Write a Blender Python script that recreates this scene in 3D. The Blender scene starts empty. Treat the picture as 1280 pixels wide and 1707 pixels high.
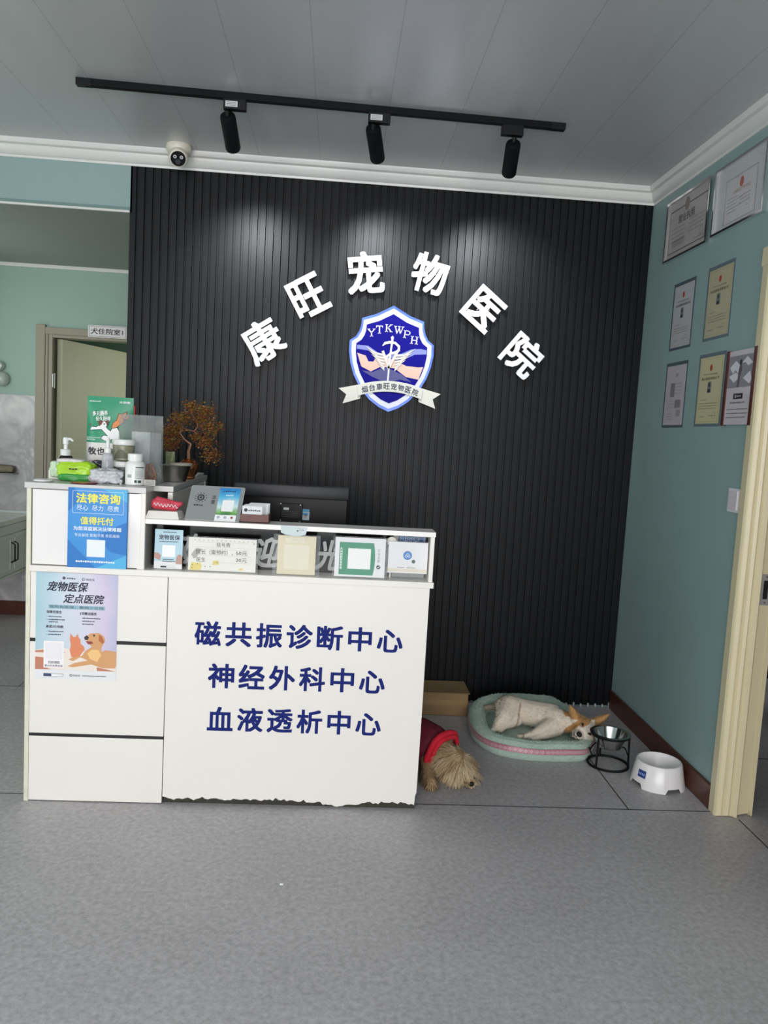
import bpy, bmesh, math, random
from mathutils import Vector, Matrix, noise
random.seed(7)
SC = bpy.context.scene
COL = SC.collection
# ------------------------------------------------------------------ camera
def vec(*a): return Vector(a)
yaw, pitch, roll, FPX = 0.06411, 0.09904, 0.05617, 1307.66
fw = vec(math.sin(yaw)*math.cos(pitch), math.cos(yaw)*math.cos(pitch), -math.sin(pitch))
rt = vec(math.cos(yaw), -math.sin(yaw), 0); up = rt.cross(fw)
r2 = rt*math.cos(roll) + up*math.sin(roll); u2 = -rt*math.sin(roll) + up*math.cos(roll)
cd = bpy.data.cameras.new('camera'); cam = bpy.data.objects.new('camera', cd); COL.objects.link(cam)
cd.sensor_fit = 'VERTICAL'; cd.sensor_height = 36.0; cd.lens = 36.0*FPX/1707.0; cd.clip_start = .05
m = Matrix((r2, u2, -fw)).transposed().to_4x4(); m.translation = vec(0, 0, 1.42)
cam.matrix_world = m; SC.camera = cam
# ------------------------------------------------------------------ light
SC.view_settings.view_transform = 'Standard'; SC.view_settings.look = 'None'
SC.view_settings.gamma = 1; SC.view_settings.use_curve_mapping = False
SC.view_settings.exposure = 0.78
w = bpy.data.worlds.new('sky'); SC.world = w; w.use_nodes = True
bg = w.node_tree.nodes['Background']; bg.inputs[0].default_value = (.95, .96, 1, 1); bg.inputs[1].default_value = 1.0
def area(name, loc, rot, sx, sy, e, col=(1, 1, 1)):
    l = bpy.data.lights.new(name, 'AREA'); l.shape = 'RECTANGLE'; l.size = sx; l.size_y = sy; l.energy = e; l.color = col
    o = bpy.data.objects.new(name, l); COL.objects.link(o); o.location = loc; o.rotation_euler = rot; return o
# daylight coming through the glazed shop front behind the camera, and a window of the side area
area('shopfront_daylight', (-.6, -3.42, 1.42), (math.pi/2, 0, 0), 4.4, 2.3, 116, (1, .975, .985))
area('side_window_daylight', (-3.1, 1.6, 1.6), (0, -math.pi/2, 0), 1.3, 1.8, 10, (.93, 1, .97))
area('back_room_window', (-2.55, 4.75, 1.75), (0, -math.pi/2, 0), .8, .8, 3.0, (.9, 1, .92))
area('kennel_fill_light', (-.2, 6.9, 1.6), (0, math.pi/2, 0), .9, 1.2, 8, (1, 1, .86))  # added fill lamp, no window there; brightens the open kennel door leaf
# ------------------------------------------------------------------ helpers
def lin(c):
    c = c/255.0
    return c/12.92 if c <= .04045 else ((c+.055)/1.055)**2.4
def rgb(r, g, b): return (lin(r), lin(g), lin(b), 1)
MC = {}
def mat(name, col, rough=.5, metal=0.0, ns=0, na=.08, bump=0.0, bs=40, spec=.5, coat=0, stretch=(1, 1, 1), alpha=1.0, trans=0, sheen=0):
    if name in MC: return MC[name]
    m = bpy.data.materials.new(name); m.use_nodes = True; nt = m.node_tree; b = nt.nodes['Principled BSDF']
    c = rgb(*col)
    b.inputs['Roughness'].default_value = rough; b.inputs['Metallic'].default_value = metal
    b.inputs['Specular IOR Level'].default_value = spec; b.inputs['Coat Weight'].default_value = coat
    b.inputs['Alpha'].default_value = alpha; b.inputs['Transmission Weight'].default_value = trans
    b.inputs['Sheen Weight'].default_value = sheen
    b.inputs['Base Color'].default_value = c
    tc = nt.nodes.new('ShaderNodeTexCoord'); mp = nt.nodes.new('ShaderNodeMapping'); nt.links.new(tc.outputs['Object'], mp.inputs[0])
    mp.inputs['Scale'].default_value = stretch
    n = nt.nodes.new('ShaderNodeTexNoise'); n.inputs['Scale'].default_value = ns or 12; n.inputs['Detail'].default_value = 5
    nt.links.new(mp.outputs[0], n.inputs[0])
    mx = nt.nodes.new('ShaderNodeMix'); mx.data_type = 'RGBA'
    k = na if ns else .03
    mx.inputs[6].default_value = tuple(x*(1-k) for x in c[:3])+(1,); mx.inputs[7].default_value = tuple(min(1, x*(1+k)) for x in c[:3])+(1,)
    nt.links.new(n.outputs[0], mx.inputs[0]); nt.links.new(mx.outputs[2], b.inputs['Base Color'])
    if bump:
        n2 = nt.nodes.new('ShaderNodeTexNoise'); n2.inputs['Scale'].default_value = bs; n2.inputs['Detail'].default_value = 4
        nt.links.new(mp.outputs[0], n2.inputs[0])
        bp = nt.nodes.new('ShaderNodeBump'); bp.inputs['Strength'].default_value = bump; bp.inputs['Distance'].default_value = .01
        nt.links.new(n2.outputs[0], bp.inputs['Height']); nt.links.new(bp.outputs[0], b.inputs['Normal'])
    MC[name] = m; return m
def clearmat(name, tint, amount, rough=.1, face=.35):
    """thin clear plastic: mostly transparent with a gloss on top"""
    if name in MC: return MC[name]
    m = bpy.data.materials.new(name); m.use_nodes = True; nt = m.node_tree; nt.nodes.clear()
    out = nt.nodes.new('ShaderNodeOutputMaterial'); mx = nt.nodes.new('ShaderNodeMixShader'); tr = nt.nodes.new('ShaderNodeBsdfTransparent')
    p = nt.nodes.new('ShaderNodeBsdfPrincipled'); p.inputs['Base Color'].default_value = rgb(*tint); p.inputs['Roughness'].default_value = rough
    lw = nt.nodes.new('ShaderNodeLayerWeight'); lw.inputs[0].default_value = .35
    n = nt.nodes.new('ShaderNodeTexNoise'); n.inputs['Scale'].default_value = 25
    ma = nt.nodes.new('ShaderNodeMath'); ma.operation = 'MULTIPLY_ADD'; ma.inputs[1].default_value = .2; ma.inputs[2].default_value = amount-.1
    nt.links.new(n.outputs[0], ma.inputs[0])
    mb = nt.nodes.new('ShaderNodeMath'); mb.operation = 'MULTIPLY_ADD'; mb.inputs[1].default_value = face; mb.use_clamp = True
    nt.links.new(lw.outputs['Facing'], mb.inputs[0]); nt.links.new(ma.outputs[0], mb.inputs[2])
    nt.links.new(mb.outputs[0], mx.inputs[0]); nt.links.new(tr.outputs[0], mx.inputs[1]); nt.links.new(p.outputs[0], mx.inputs[2])
    nt.links.new(mx.outputs[0], out.inputs[0]); MC[name] = m; return m
def flatmat(r, g, b, rough=.55): return mat('print_%d_%d_%d' % (r, g, b), (r, g, b), rough)
ORG = {}
def mk(name, bm, m, parent=None, label=None, cat=None, group=None, kind=None, smooth=False, org=None):
    """link a bmesh (world coordinates) as one object"""
    bmesh.ops.recalc_face_normals(bm, faces=bm.faces) if kind != 'norecalc' else None
    if kind == 'norecalc': kind = None
    vs = bm.verts
    if parent is not None: o0 = ORG[parent.name]
    elif org is not None: o0 = Vector(org)
    elif kind == 'structure': o0 = Vector((0, 0, 0))
    else:
        xs = [v.co.x for v in vs]; ys = [v.co.y for v in vs]; zs = [v.co.z for v in vs]
        o0 = Vector(((min(xs)+max(xs))/2, (min(ys)+max(ys))/2, min(zs)))
    for v in vs: v.co -= o0
    me = bpy.data.meshes.new(name); bm.to_mesh(me); bm.free()
    for mm in (m if isinstance(m, (list, tuple)) else [m]): me.materials.append(mm)
    if smooth:
        for p in me.polygons: p.use_smooth = True
        if smooth != 'all':
            try: me.set_sharp_from_angle(angle=math.radians(38))
            except Exception: pass
    o = bpy.data.objects.new(name, me); COL.objects.link(o)
    if parent is not None: o.parent = parent; ORG[o.name] = o0
    else: o.location = o0; ORG[o.name] = o0
    if label: o['label'] = label
    if cat: o['category'] = cat
    if group: o['group'] = group
    if kind: o['kind'] = kind
    return o
def thing(name, loc, label, cat, group=None, kind=None):
    o = bpy.data.objects.new(name, None); COL.objects.link(o); o.location = loc; ORG[o.name] = Vector(loc)
    o.empty_display_size = .05
    if label: o['label'] = label
    if cat: o['category'] = cat
    if group: o['group'] = group
    if kind: o['kind'] = kind
    return o
B = bmesh.new
def box(bm, x0, x1, y0, y1, z0, z1, bev=0, M=None, mi=0):
    r = bmesh.ops.create_cube(bm, size=1); vs = r['verts']
    for v in vs: v.co = Vector(((x0+x1)/2+v.co.x*(x1-x0), (y0+y1)/2+v.co.y*(y1-y0), (z0+z1)/2+v.co.z*(z1-z0)))
    fs = set(f for v in vs for f in v.link_faces)
    for f in fs: f.material_index = mi
    if bev:
        es = list(set(e for v in vs for e in v.link_edges))
        rr = bmesh.ops.bevel(bm, geom=es, offset=bev, segments=2, affect='EDGES', profile=.5)
        vs = list(set(v for f in rr['faces'] for v in f.verts) | set(v for v in vs if v.is_valid))
    if M is not None:
        for v in vs: v.co = M @ v.co
    return vs
def ring_basis(d):
    d = d.normalized(); a = Vector((0, 0, 1)) if abs(d.z) < .9 else Vector((1, 0, 0))
    u = d.cross(a).normalized(); return u, d.cross(u).normalized()
def tube(bm, pts, r, n=8, closed=False, caps=True, mi=0):
    pts = [Vector(p) for p in pts]; N = len(pts); rings = []
    rs = r if isinstance(r, (list, tuple)) else [r]*N
    u = None
    for i, p in enumerate(pts):
        a = pts[(i-1) % N] if (closed or i > 0) else p; b = pts[(i+1) % N] if (closed or i < N-1) else p
        d = (b-a).normalized()
        if u is None: u, v = ring_basis(d)
        else:
            u = (u-d*u.dot(d)).normalized(); v = d.cross(u)
        rings.append([bm.verts.new(p+(u*math.cos(2*math.pi*k/n)+v*math.sin(2*math.pi*k/n))*rs[i]) for k in range(n)])
    for i in range(N if closed else N-1):
        A, C = rings[i], rings[(i+1) % N]
        for k in range(n):
            f = bm.faces.new((A[k], A[(k+1) % n], C[(k+1) % n], C[k])); f.material_index = mi
    if caps and not closed: bm.faces.new(rings[0][::-1]).material_index = mi; bm.faces.new(rings[-1]).material_index = mi
def lathe(bm, prof, c, n=32, axis=None, mi=0, cap0=True, cap1=True, sy=1.0):
    c = Vector(c); ax = Vector(axis).normalized() if axis else Vector((0, 0, 1)); u, v = ring_basis(ax)
    if axis is None: u, v = Vector((1, 0, 0)), Vector((0, sy, 0))
    rings = [[bm.verts.new(c+ax*z+(u*math.cos(2*math.pi*k/n)+v*math.sin(2*math.pi*k/n))*max(r, 1e-4)) for k in range(n)] for r, z in prof]
    for A, C in zip(rings, rings[1:]):
        for k in range(n): bm.faces.new((A[k], A[(k+1) % n], C[(k+1) % n], C[k])).material_index = mi
    if cap0: bm.faces.new(rings[0][::-1]).material_index = mi
    if cap1: bm.faces.new(rings[-1]).material_index = mi
class Fr:
    """a flat frame: origin O, u to the viewer's right, v up, n towards the viewer"""
    def __init__(s, O, U=(1, 0, 0), V=(0, 0, 1)):
        s.O = Vector(O); s.U = Vector(U).normalized(); s.V = Vector(V).normalized(); s.N = s.U.cross(s.V).normalized()
    def pt(s, u, v, d=0): return s.O+s.U*u+s.V*v+s.N*d
def rect(bm, fr, u0, u1, v0, v1, d=0, mi=0):
    f = bm.faces.new([bm.verts.new(fr.pt(*p, d)) for p in ((u0, v0), (u1, v0), (u1, v1), (u0, v1))]); f.material_index = mi
def poly(bm, fr, pts, d0=0, d1=None, mi=0):
    a = [bm.verts.new(fr.pt(u, v, d0)) for u, v in pts]
    if d1 is None: bm.faces.new(a).material_index = mi; return
    b = [bm.verts.new(fr.pt(u, v, d1)) for u, v in pts]; n = len(a)
    bm.faces.new(b).material_index = mi; bm.faces.new(a[::-1]).material_index = mi
    for i in range(n): bm.faces.new((a[i], a[(i+1) % n], b[(i+1) % n], b[i])).material_index = mi
def slab(bm, fr, u0, u1, v0, v1, d0, d1, mi=0): poly(bm, fr, [(u0, v0), (u1, v0), (u1, v1), (u0, v1)], d0, d1, mi)
def disc(bm, fr, u, v, r, d=0, n=24, mi=0, ry=None, d1=None):
    poly(bm, fr, [(u+r*math.cos(2*math.pi*k/n), v+(ry or r)*math.sin(2*math.pi*k/n)) for k in range(n)], d, d1, mi)
def annulus(bm, fr, u, v, r0, r1, d=0, n=32, mi=0):
    A = [[bm.verts.new(fr.pt(u+r*math.cos(2*math.pi*k/n), v+r*math.sin(2*math.pi*k/n), d)) for k in range(n)] for r in (r0, r1)]
    for k in range(n): bm.faces.new((A[0][k], A[0][(k+1) % n], A[1][(k+1) % n], A[1][k])).material_index = mi
_tc = bpy.data.curves.new('lettering_source', 'FONT'); _to = bpy.data.objects.new('lettering_source', _tc); COL.objects.link(_to)
def text(bm, fr, s, u0, u1, v0, v1, d=.0008, bold=0.0, depth=0, shear=0, rot=0, mi=0, keep=False):
    """flat (or raised) writing fitted to a box on the frame; rot turns it about the box centre"""
    _tc.body = s; _tc.offset = 0; _tc.resolution_u = 3; _tc.extrude = (0.5 if depth else 0); _tc.shear = shear
    bpy.context.view_layer.update()
    ob = _to.evaluated_get(bpy.context.evaluated_depsgraph_get()); me = ob.to_mesh()
    xs = [v.co.x for v in me.vertices]; ys = [v.co.y for v in me.vertices]
    if not xs: ob.to_mesh_clear(); return
    X0, X1, Y0, Y1 = min(xs), max(xs), min(ys), max(ys); sx = (u1-u0)/(X1-X0); sy = (v1-v0)/(Y1-Y0)
    if keep: sx = sy = min(sx, sy)
    cu, cv = (u0+u1)/2, (v0+v1)/2; c, q = math.cos(rot), math.sin(rot)
    nd = 0 if bold < .004 else (4 if bold < .026 else 10); br = bold*.85
    if nd: sx = (u1-u0)/(X1-X0+2*br); sy = (v1-v0)/(Y1-Y0+2*br)
    for lyr, (ox, oy) in enumerate([(0, 0)]+[(br*i_, br*j_) for i_ in (-1, 0, 1) for j_ in (-1, 0, 1) if nd and (i_ and j_ or (nd > 4 and (i_ or j_)))]):
        vv = []
        for v in me.vertices:
            a = (v.co.x+ox-(X0+X1)/2)*sx; b = (v.co.y+oy-(Y0+Y1)/2)*sy
            vv.append(bm.verts.new(fr.pt(cu+a*c-b*q, cv+a*q+b*c, d-lyr*3e-5+((v.co.z+.5)*depth if depth else 0))))
        for p in me.polygons:
            try: bm.faces.new([vv[i] for i in p.vertices]).material_index = mi
            except ValueError: pass
    ob.to_mesh_clear()
def bars(bm, fr, u0, u1, v, h, d=.0008, words=1, mi=0):
    """a line of tiny illegible print"""
    n = max(1, int((u1-u0)/(h*1.15)))
    for k in range(n):
        a = u0+(u1-u0)*k/n; rect(bm, fr, a, a+(u1-u0)/n*.78, v+random.uniform(0, h*.25), v+h*random.uniform(.75, 1), d, mi)
def blob(prims, vox, smooth=4):
    """one continuous surface grown over tapered limbs: prims = (p0, r0, p1, r1) or (p, (rx, ry, rz), M)"""
    bm = B()
    def ball(p, r, M=None):
        q = bmesh.ops.create_icosphere(bm, subdivisions=2, radius=1)
        for v in q['verts']:
            c = Vector((v.co.x*r[0], v.co.y*r[1], v.co.z*r[2])); v.co = Vector(p)+((M @ c) if M else c)
    for P in prims:
        if len(P) == 4:
            a, ra, b, rb = Vector(P[0]), P[1], Vector(P[2]), P[3]; L = (b-a).length; n = max(2, int(L/(min(ra, rb)*.35))+1)
            for i in range(n+1):
                t = i/n; r = ra+(rb-ra)*t; ball(a.lerp(b, t), (r, r, r))
        else: ball(P[0], P[1], P[2])
    me = bpy.data.meshes.new('grow'); bm.to_mesh(me); bm.free()
    o = bpy.data.objects.new('grow', me); COL.objects.link(o)
    md = o.modifiers.new('r', 'REMESH'); md.mode = 'VOXEL'; md.voxel_size = vox
    bpy.context.view_layer.update(); dg = bpy.context.evaluated_depsgraph_get()
    e = o.evaluated_get(dg).to_mesh(); out = B(); out.from_mesh(e)
    o.evaluated_get(dg).to_mesh_clear(); bpy.data.objects.remove(o); bpy.data.meshes.remove(me)
    for _ in range(smooth): bmesh.ops.smooth_vert(out, verts=out.verts, factor=.5, use_axis_x=True, use_axis_y=True, use_axis_z=True)
    return out
def surface_points(bm, n):
    fs = list(bm.faces); ar = [f.calc_area() for f in fs]; out = []
    for f in random.choices(fs, weights=ar, k=n):
        vs = [v.co for v in f.verts]; a, b = random.random(), random.random()
        if a+b > 1: a, b = 1-a, 1-b
        if len(vs) == 4 and random.random() < .5: p = vs[0]+(vs[2]-vs[0])*a+(vs[3]-vs[0])*b
        else: p = vs[0]+(vs[1]-vs[0])*a+(vs[2]-vs[0])*b
        out.append((p, f.normal.copy()))
    return out
def strand(bm, p, n, d, L, w, segs=3, droop=0, lay=None, col=None, zmin=None):
    d = d.normalized(); side = d.cross(n)
    if side.length < 1e-3: side = d.cross(Vector((.3, .5, .8)))
    side.normalize(); q = Vector(p); prev = None; dd = d.copy()
    for i in range(segs+1):
        t = i/segs; ww = w*(1-t*.85)
        if zmin is not None and q.z < zmin: q.z = zmin
        a, b = bm.verts.new(q-side*ww/2), bm.verts.new(q+side*ww/2)
        if prev:
            f = bm.faces.new((prev[0], prev[1], b, a)); f.smooth = True
            if lay is not None:
                for l in f.loops: l[lay] = col
        prev = (a, b); dd = (dd+Vector((0, 0, -droop))*(1/segs)).normalized(); q = q+dd*L/segs
def fur_material(name, rough=.8):
    m = bpy.data.materials.new(name); m.use_nodes = True; nt = m.node_tree; b = nt.nodes['Principled BSDF']
    at = nt.nodes.new('ShaderNodeAttribute'); at.attribute_name = 'coat'
    n = nt.nodes.new('ShaderNodeTexNoise'); n.inputs['Scale'].default_value = 60; tc = nt.nodes.new('ShaderNodeTexCoord'); nt.links.new(tc.outputs['Object'], n.inputs[0])
    mx = nt.nodes.new('ShaderNodeMix'); mx.data_type = 'RGBA'; mx.blend_type = 'MULTIPLY'; mx.inputs[0].default_value = .25
    nt.links.new(at.outputs['Color'], mx.inputs[6]); nt.links.new(n.outputs[0], mx.inputs[7]); nt.links.new(mx.outputs[2], b.inputs['Base Color'])
    b.inputs['Roughness'].default_value = rough; b.inputs['Specular IOR Level'].default_value = .2; return m
def paint(bm, fn):
    lay = bm.loops.layers.float_color.get('coat') or bm.loops.layers.float_color.new('coat')
    for f in bm.faces:
        for l in f.loops: l[lay] = fn(l.vert.co)
    return lay
# ------------------------------------------------------------------ materials
TEAL = mat('teal_wall_paint', (143, 169, 167), .55, ns=3, na=.05, bump=.05, bs=60)
TEALG = mat('green_teal_wall_paint', (150, 176, 166), .6, ns=3, na=.04, bump=.05, bs=60)
SLAT = mat('charcoal_slat_laminate', (11, 14, 17), .42, ns=6, na=.18, spec=.22, stretch=(6, 6, .4))
CORN = mat('white_cornice_gloss', (222, 222, 218), .25, ns=4, na=.03)
WHITE = mat('white_laminate', (238, 233, 226), .32, ns=5, na=.025, bump=.02, bs=30)
WHITEY = mat('yellowed_edge_band', (222, 219, 200), .4, ns=30, na=.12)
BLACK = mat('black_plastic', (20, 21, 23), .4, ns=20, na=.2, spec=.2)
BLACKM = mat('black_powder_coat', (16, 17, 19), .6, ns=40, na=.2, spec=.15)
BLACKG = mat('black_glass', (8, 9, 10), .08, spec=.6)
CREAM = mat('cream_door_laminate', (219, 208, 172), .35, ns=8, na=.08, stretch=(3, 3, .3))
GREIGE = mat('greige_door_laminate', (150, 143, 126), .5, ns=8, na=.05, stretch=(3, 3, .3))
SKIRT = mat('dark_red_brown_skirting', (82, 42, 30), .3, ns=14, na=.35, stretch=(1, 1, 4))
STEEL = mat('stainless_steel', (190, 190, 188), .18, 1.0, ns=30, na=.05)
CHROME = mat('chrome_frame', (225, 225, 225), .12, 1.0)
PAPER = mat('white_paper', (232, 231, 232), .6, ns=10, na=.02)
INK = flatmat(40, 38, 42)
def floor_material():
    m = bpy.data.materials.new('grey_mottled_floor'); m.use_nodes = True; nt = m.node_tree; b = nt.nodes['Principled BSDF']
    tc = nt.nodes.new('ShaderNodeTexCoord'); prev = None
    cr = nt.nodes.new('ShaderNodeValToRGB'); cr.color_ramp.elements[0].color = rgb(160, 156, 158); cr.color_ramp.elements[1].color = rgb(199, 195, 197)
    cr.color_ramp.elements[0].position = .33; cr.color_ramp.elements[1].position = .67
    n1 = nt.nodes.new('ShaderNodeTexNoise'); n1.inputs['Scale'].default_value = 55; n1.inputs['Detail'].default_value = 9; n1.inputs['Roughness'].default_value = .72
    n2 = nt.nodes.new('ShaderNodeTexNoise'); n2.inputs['Scale'].default_value = 2.2; n2.inputs['Detail'].default_value = 3
    ad = nt.nodes.new('ShaderNodeMath'); ad.operation = 'MULTIPLY_ADD'; ad.inputs[1].default_value = .22
    sb = nt.nodes.new('ShaderNodeMath'); sb.operation = 'SUBTRACT'; sb.inputs[1].default_value = .11
    for n in (n1, n2): nt.links.new(tc.outputs['Object'], n.inputs[0])
    nt.links.new(n2.outputs[0], ad.inputs[0]); nt.links.new(n1.outputs[0], ad.inputs[2]); nt.links.new(ad.outputs[0], sb.inputs[0]); nt.links.new(sb.outputs[0], cr.inputs[0])
    nt.links.new(cr.outputs[0], b.inputs['Base Color']); b.inputs['Roughness'].default_value = .42; b.inputs['Specular IOR Level'].default_value = .35
    bp = nt.nodes.new('ShaderNodeBump'); bp.inputs['Strength'].default_value = .06; bp.inputs['Distance'].default_value = .004
    nt.links.new(n1.outputs[0], bp.inputs['Height']); nt.links.new(bp.outputs[0], b.inputs['Normal']); return m
def ceiling_material():
    m = bpy.data.materials.new('silver_grey_ceiling_panels'); m.use_nodes = True; nt = m.node_tree; b = nt.nodes['Principled BSDF']
    tc = nt.nodes.new('ShaderNodeTexCoord'); sx = nt.nodes.new('ShaderNodeSeparateXYZ'); nt.links.new(tc.outputs['Object'], sx.inputs[0])
    a = nt.nodes.new('ShaderNodeMath'); a.operation = 'MULTIPLY_ADD'; a.inputs[1].default_value = 1/.2967; a.inputs[2].default_value = 50-.142/.2967
    f = nt.nodes.new('ShaderNodeMath'); f.operation = 'FRACT'; l = nt.nodes.new('ShaderNodeMath'); l.operation = 'LESS_THAN'; l.inputs[1].default_value = .012
    nt.links.new(sx.outputs[0], a.inputs[0]); nt.links.new(a.outputs[0], f.inputs[0]); nt.links.new(f.outputs[0], l.inputs[0])
    n = nt.nodes.new('ShaderNodeTexNoise'); n.inputs['Scale'].default_value = 2.5; n.inputs['Detail'].default_value = 4
    mp = nt.nodes.new('ShaderNodeMapping'); mp.inputs['Scale'].default_value = (5, .35, 1); nt.links.new(tc.outputs['Object'], mp.inputs[0]); nt.links.new(mp.outputs[0], n.inputs[0])
    mx = nt.nodes.new('ShaderNodeMix'); mx.data_type = 'RGBA'; mx.inputs[6].default_value = rgb(198, 199, 200); mx.inputs[7].default_value = rgb(212, 213, 214)
    nt.links.new(n.outputs[0], mx.inputs[0])
    m2 = nt.nodes.new('ShaderNodeMix'); m2.data_type = 'RGBA'; nt.links.new(l.outputs[0], m2.inputs[0]); nt.links.new(mx.outputs[2], m2.inputs[6]); m2.inputs[7].default_value = rgb(184, 185, 187)
    nt.links.new(m2.outputs[2], b.inputs['Base Color']); b.inputs['Metallic'].default_value = .25
    rr = nt.nodes.new('ShaderNodeMapRange'); rr.inputs[3].default_value = .26; rr.inputs[4].default_value = .46; nt.links.new(n.outputs[0], rr.inputs[0]); nt.links.new(rr.outputs[0], b.inputs['Roughness'])
    return m
def marble_material():
    m = bpy.data.materials.new('grey_veined_marble_tile'); m.use_nodes = True; nt = m.node_tree; b = nt.nodes['Principled BSDF']
    tc = nt.nodes.new('ShaderNodeTexCoord'); n = nt.nodes.new('ShaderNodeTexNoise'); n.inputs['Scale'].default_value = 3.5; n.inputs['Detail'].default_value = 10; n.inputs['Distortion'].default_value = 1.6
    nt.links.new(tc.outputs['Object'], n.inputs[0]); cr = nt.nodes.new('ShaderNodeValToRGB'); e = cr.color_ramp.elements
    e[0].position = .3; e[0].color = rgb(214, 210, 210); e[1].position = .7; e[1].color = rgb(218, 214, 214); k = e.new(.5); k.color = rgb(172, 170, 173)
    nt.links.new(n.outputs[0], cr.inputs[0]); nt.links.new(cr.outputs[0], b.inputs['Base Color']); b.inputs['Roughness'].default_value = .12; return m
FLOOR, CEIL, MARBLE = floor_material(), ceiling_material(), marble_material()
XR, YB = 1.5635, 4.08
# ------------------------------------------------------------------ the room
def struct(name, bm, m, parent=None, smooth=False):
    o = mk(name, bm, m, parent, kind='structure' if parent is None else None, smooth=smooth); return o
bm = B(); box(bm, -3.3, 4.3, -3.6, 7.6, -.1, 0)
SEAM = flatmat(52, 52, 52)
def seam(x0, x1, y0, y1): box(bm, x0, x1, y0, y1, -.002, .0006, mi=1)
seam(-3.2, 1.55, 2.898, 2.903); seam(1.216, 1.221, 2.903, 4.09); seam(-3.2, -.3, 4.096, 4.101); seam(1.634, 1.639, -3.5, 2.84)
seam(-.19, -.186, 2.903, 4.09); seam(1.70, 4.2, 3.44, 3.446); seam(-1.6, -1.596, 4.1, 5.6)
struct('floor', bm, [FLOOR, SEAM])
bm = B(); box(bm, -3.3, 1.6, -3.6, 4.2, 2.74, 2.8); struct('ceiling', bm, CEIL)
bm = B(); box(bm, -3.2, -1.085, 4.083, 5.66, 2.4365, 2.4375); box(bm, -2.7, 0, 4.2, 5.66, 2.4375, 2.5); struct('ceiling_back_room', bm, mat('matt_grey_ceiling', (150, 156, 150), .6, ns=2))
bm = B(); box(bm, 1.6, 4.3, 1.0, 6, 2.6, 2.66); struct('ceiling_side_room', bm, CEIL)
# partition with the slat cladding
bm = B(); box(bm, -1.07, 1.6, 4.1, 4.2, 0, 2.74); box(bm, -3.3, -1.07, 4.08, 4.2, 2.438, 2.74); struct('wall_back', bm, TEAL)
bm = B()
box(bm, -1.08, XR, 4.0925, 4.1005, .012, 2.69)
n = int((XR+1.08)/.04)
for k in range(n+1):
    a = -1.08+k*.04; b = min(a+.029, XR-.001)
    if b-a > .004: box(bm, a, b, 4.080, 4.0935, .012, 2.685, bev=.0012)
for k in range(n+1):                                              # dabs of white filler left in the grooves at the floor
    a = -1.08+k*.04+.029
    if a > 1.25: box(bm, a+.0015, a+.0105, 4.0815, 4.0925, .002, .020+random.uniform(-.004, .006), mi=1)
box(bm, 1.545, 1.548, 4.074, 4.08, .0, .03, mi=1)
struct('wall_back_slat_cladding', bm, [SLAT, flatmat(190, 192, 190)])
bm = B(); box(bm, -3.2, -1.08, 4.072, 4.0805, 2.437, 2.447); box(bm, -3.2, -1.08, 4.076, 4.0815, 2.447, 2.463, mi=1); struct('trim_3', bm, [CORN, mat('green_grey_band', (112, 140, 134), .5)])
bm = B()
box(bm, XR, XR+.12, 2.915, 4.2, 0, 2.74); box(bm, XR, XR+.12, 1.95, 2.915, 2.12, 2.74); box(bm, XR, XR+.12, -3.6, 1.95, 0, 2.74)
struct('wall_right', bm, TEAL)
bm = B(); box(bm, -3.3, -3.2, -3.6, 4.2, 0, 2.74); struct('wall_left', bm, TEAL)
bm = B(); box(bm, -3.2, -2.65, 4.2, 4.3, 0, 2.5); box(bm, -2.75, -2.65, 4.3, 5.66, 0, 2.5); struct('wall_back_room_left', bm, TEALG)
# far wall with doorway to the kennel room
bm = B()
box(bm, -2.7, -2.09, 5.62, 5.72, 0, 2.437); box(bm, -2.09, -1.12, 5.62, 5.72, 2.0, 2.437); box(bm, -1.12, 0, 5.62, 5.72, 0, 2.437); box(bm, 0, .1, 4.2, 5.72, 0, 2.437)
struct('wall_far', bm, TEALG)
bm = B(); box(bm, -2.65, -2.095, 5.606, 5.6205, .1, 1.548, bev=.002)
struct('wall_far_tiling', bm, MARBLE)
bm = B(); box(bm, -2.65, -2.095, 5.600, 5.62, 0, .1, bev=.003); struct('baseboard_far', bm, SKIRT)
bm = B(); box(bm, -2.7, .1, 5.600, 5.62, 2.412, 2.437, bev=.004); struct('trim_4', bm, CORN)
bm = B(); box(bm, -2.9, .3, 7.5, 7.6, 0, 2.5); box(bm, -3.0, -2.9, 5.72, 7.6, 0, 2.5); box(bm, .3, .4, 5.72, 7.6, 0, 2.5); box(bm, -3, .4, 5.72, 7.6, 2.5, 2.56)
struct('wall_kennel_room', bm, mat('green_kennel_paint', (96, 128, 108), .6, ns=3))
# side room behind the right doorway
bm = B(); box(bm, 4.2, 4.3, 1, 6, 0, 2.6); box(bm, 1.68, 4.3, 5.9, 6, 0, 2.6); box(bm, 1.68, 4.3, .9, 1.0, 0, 2.6); struct('wall_side_room', bm, mat('side_room_paint', (120, 120, 110), .6, ns=3))
# shop front behind the camera
bm = B(); box(bm, -3.3, 1.7, -3.6, -3.5, 0, .25); box(bm, -3.3, 1.7, -3.6, -3.5, 2.58, 2.74); box(bm, -3.3, -2.85, -3.6, -3.5, .25, 2.58); box(bm, 1.5, 1.7, -3.6, -3.5, .25, 2.58)
struct('wall_front', bm, TEAL)
bm = B()
for x in (-2.85, -1.4, 0.05, 1.46): box(bm, x, x+.04, -3.58, -3.53, .25, 2.58)
box(bm, -2.85, 1.5, -3.58, -3.53, .25, .29); box(bm, -2.85, 1.5, -3.58, -3.53, 2.54, 2.58); box(bm, -2.85, 1.5, -3.58, -3.53, 1.95, 1.99)
o = struct('window_1', bm, mat('aluminium_window_frame', (170, 172, 174), .35, .6))
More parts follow.
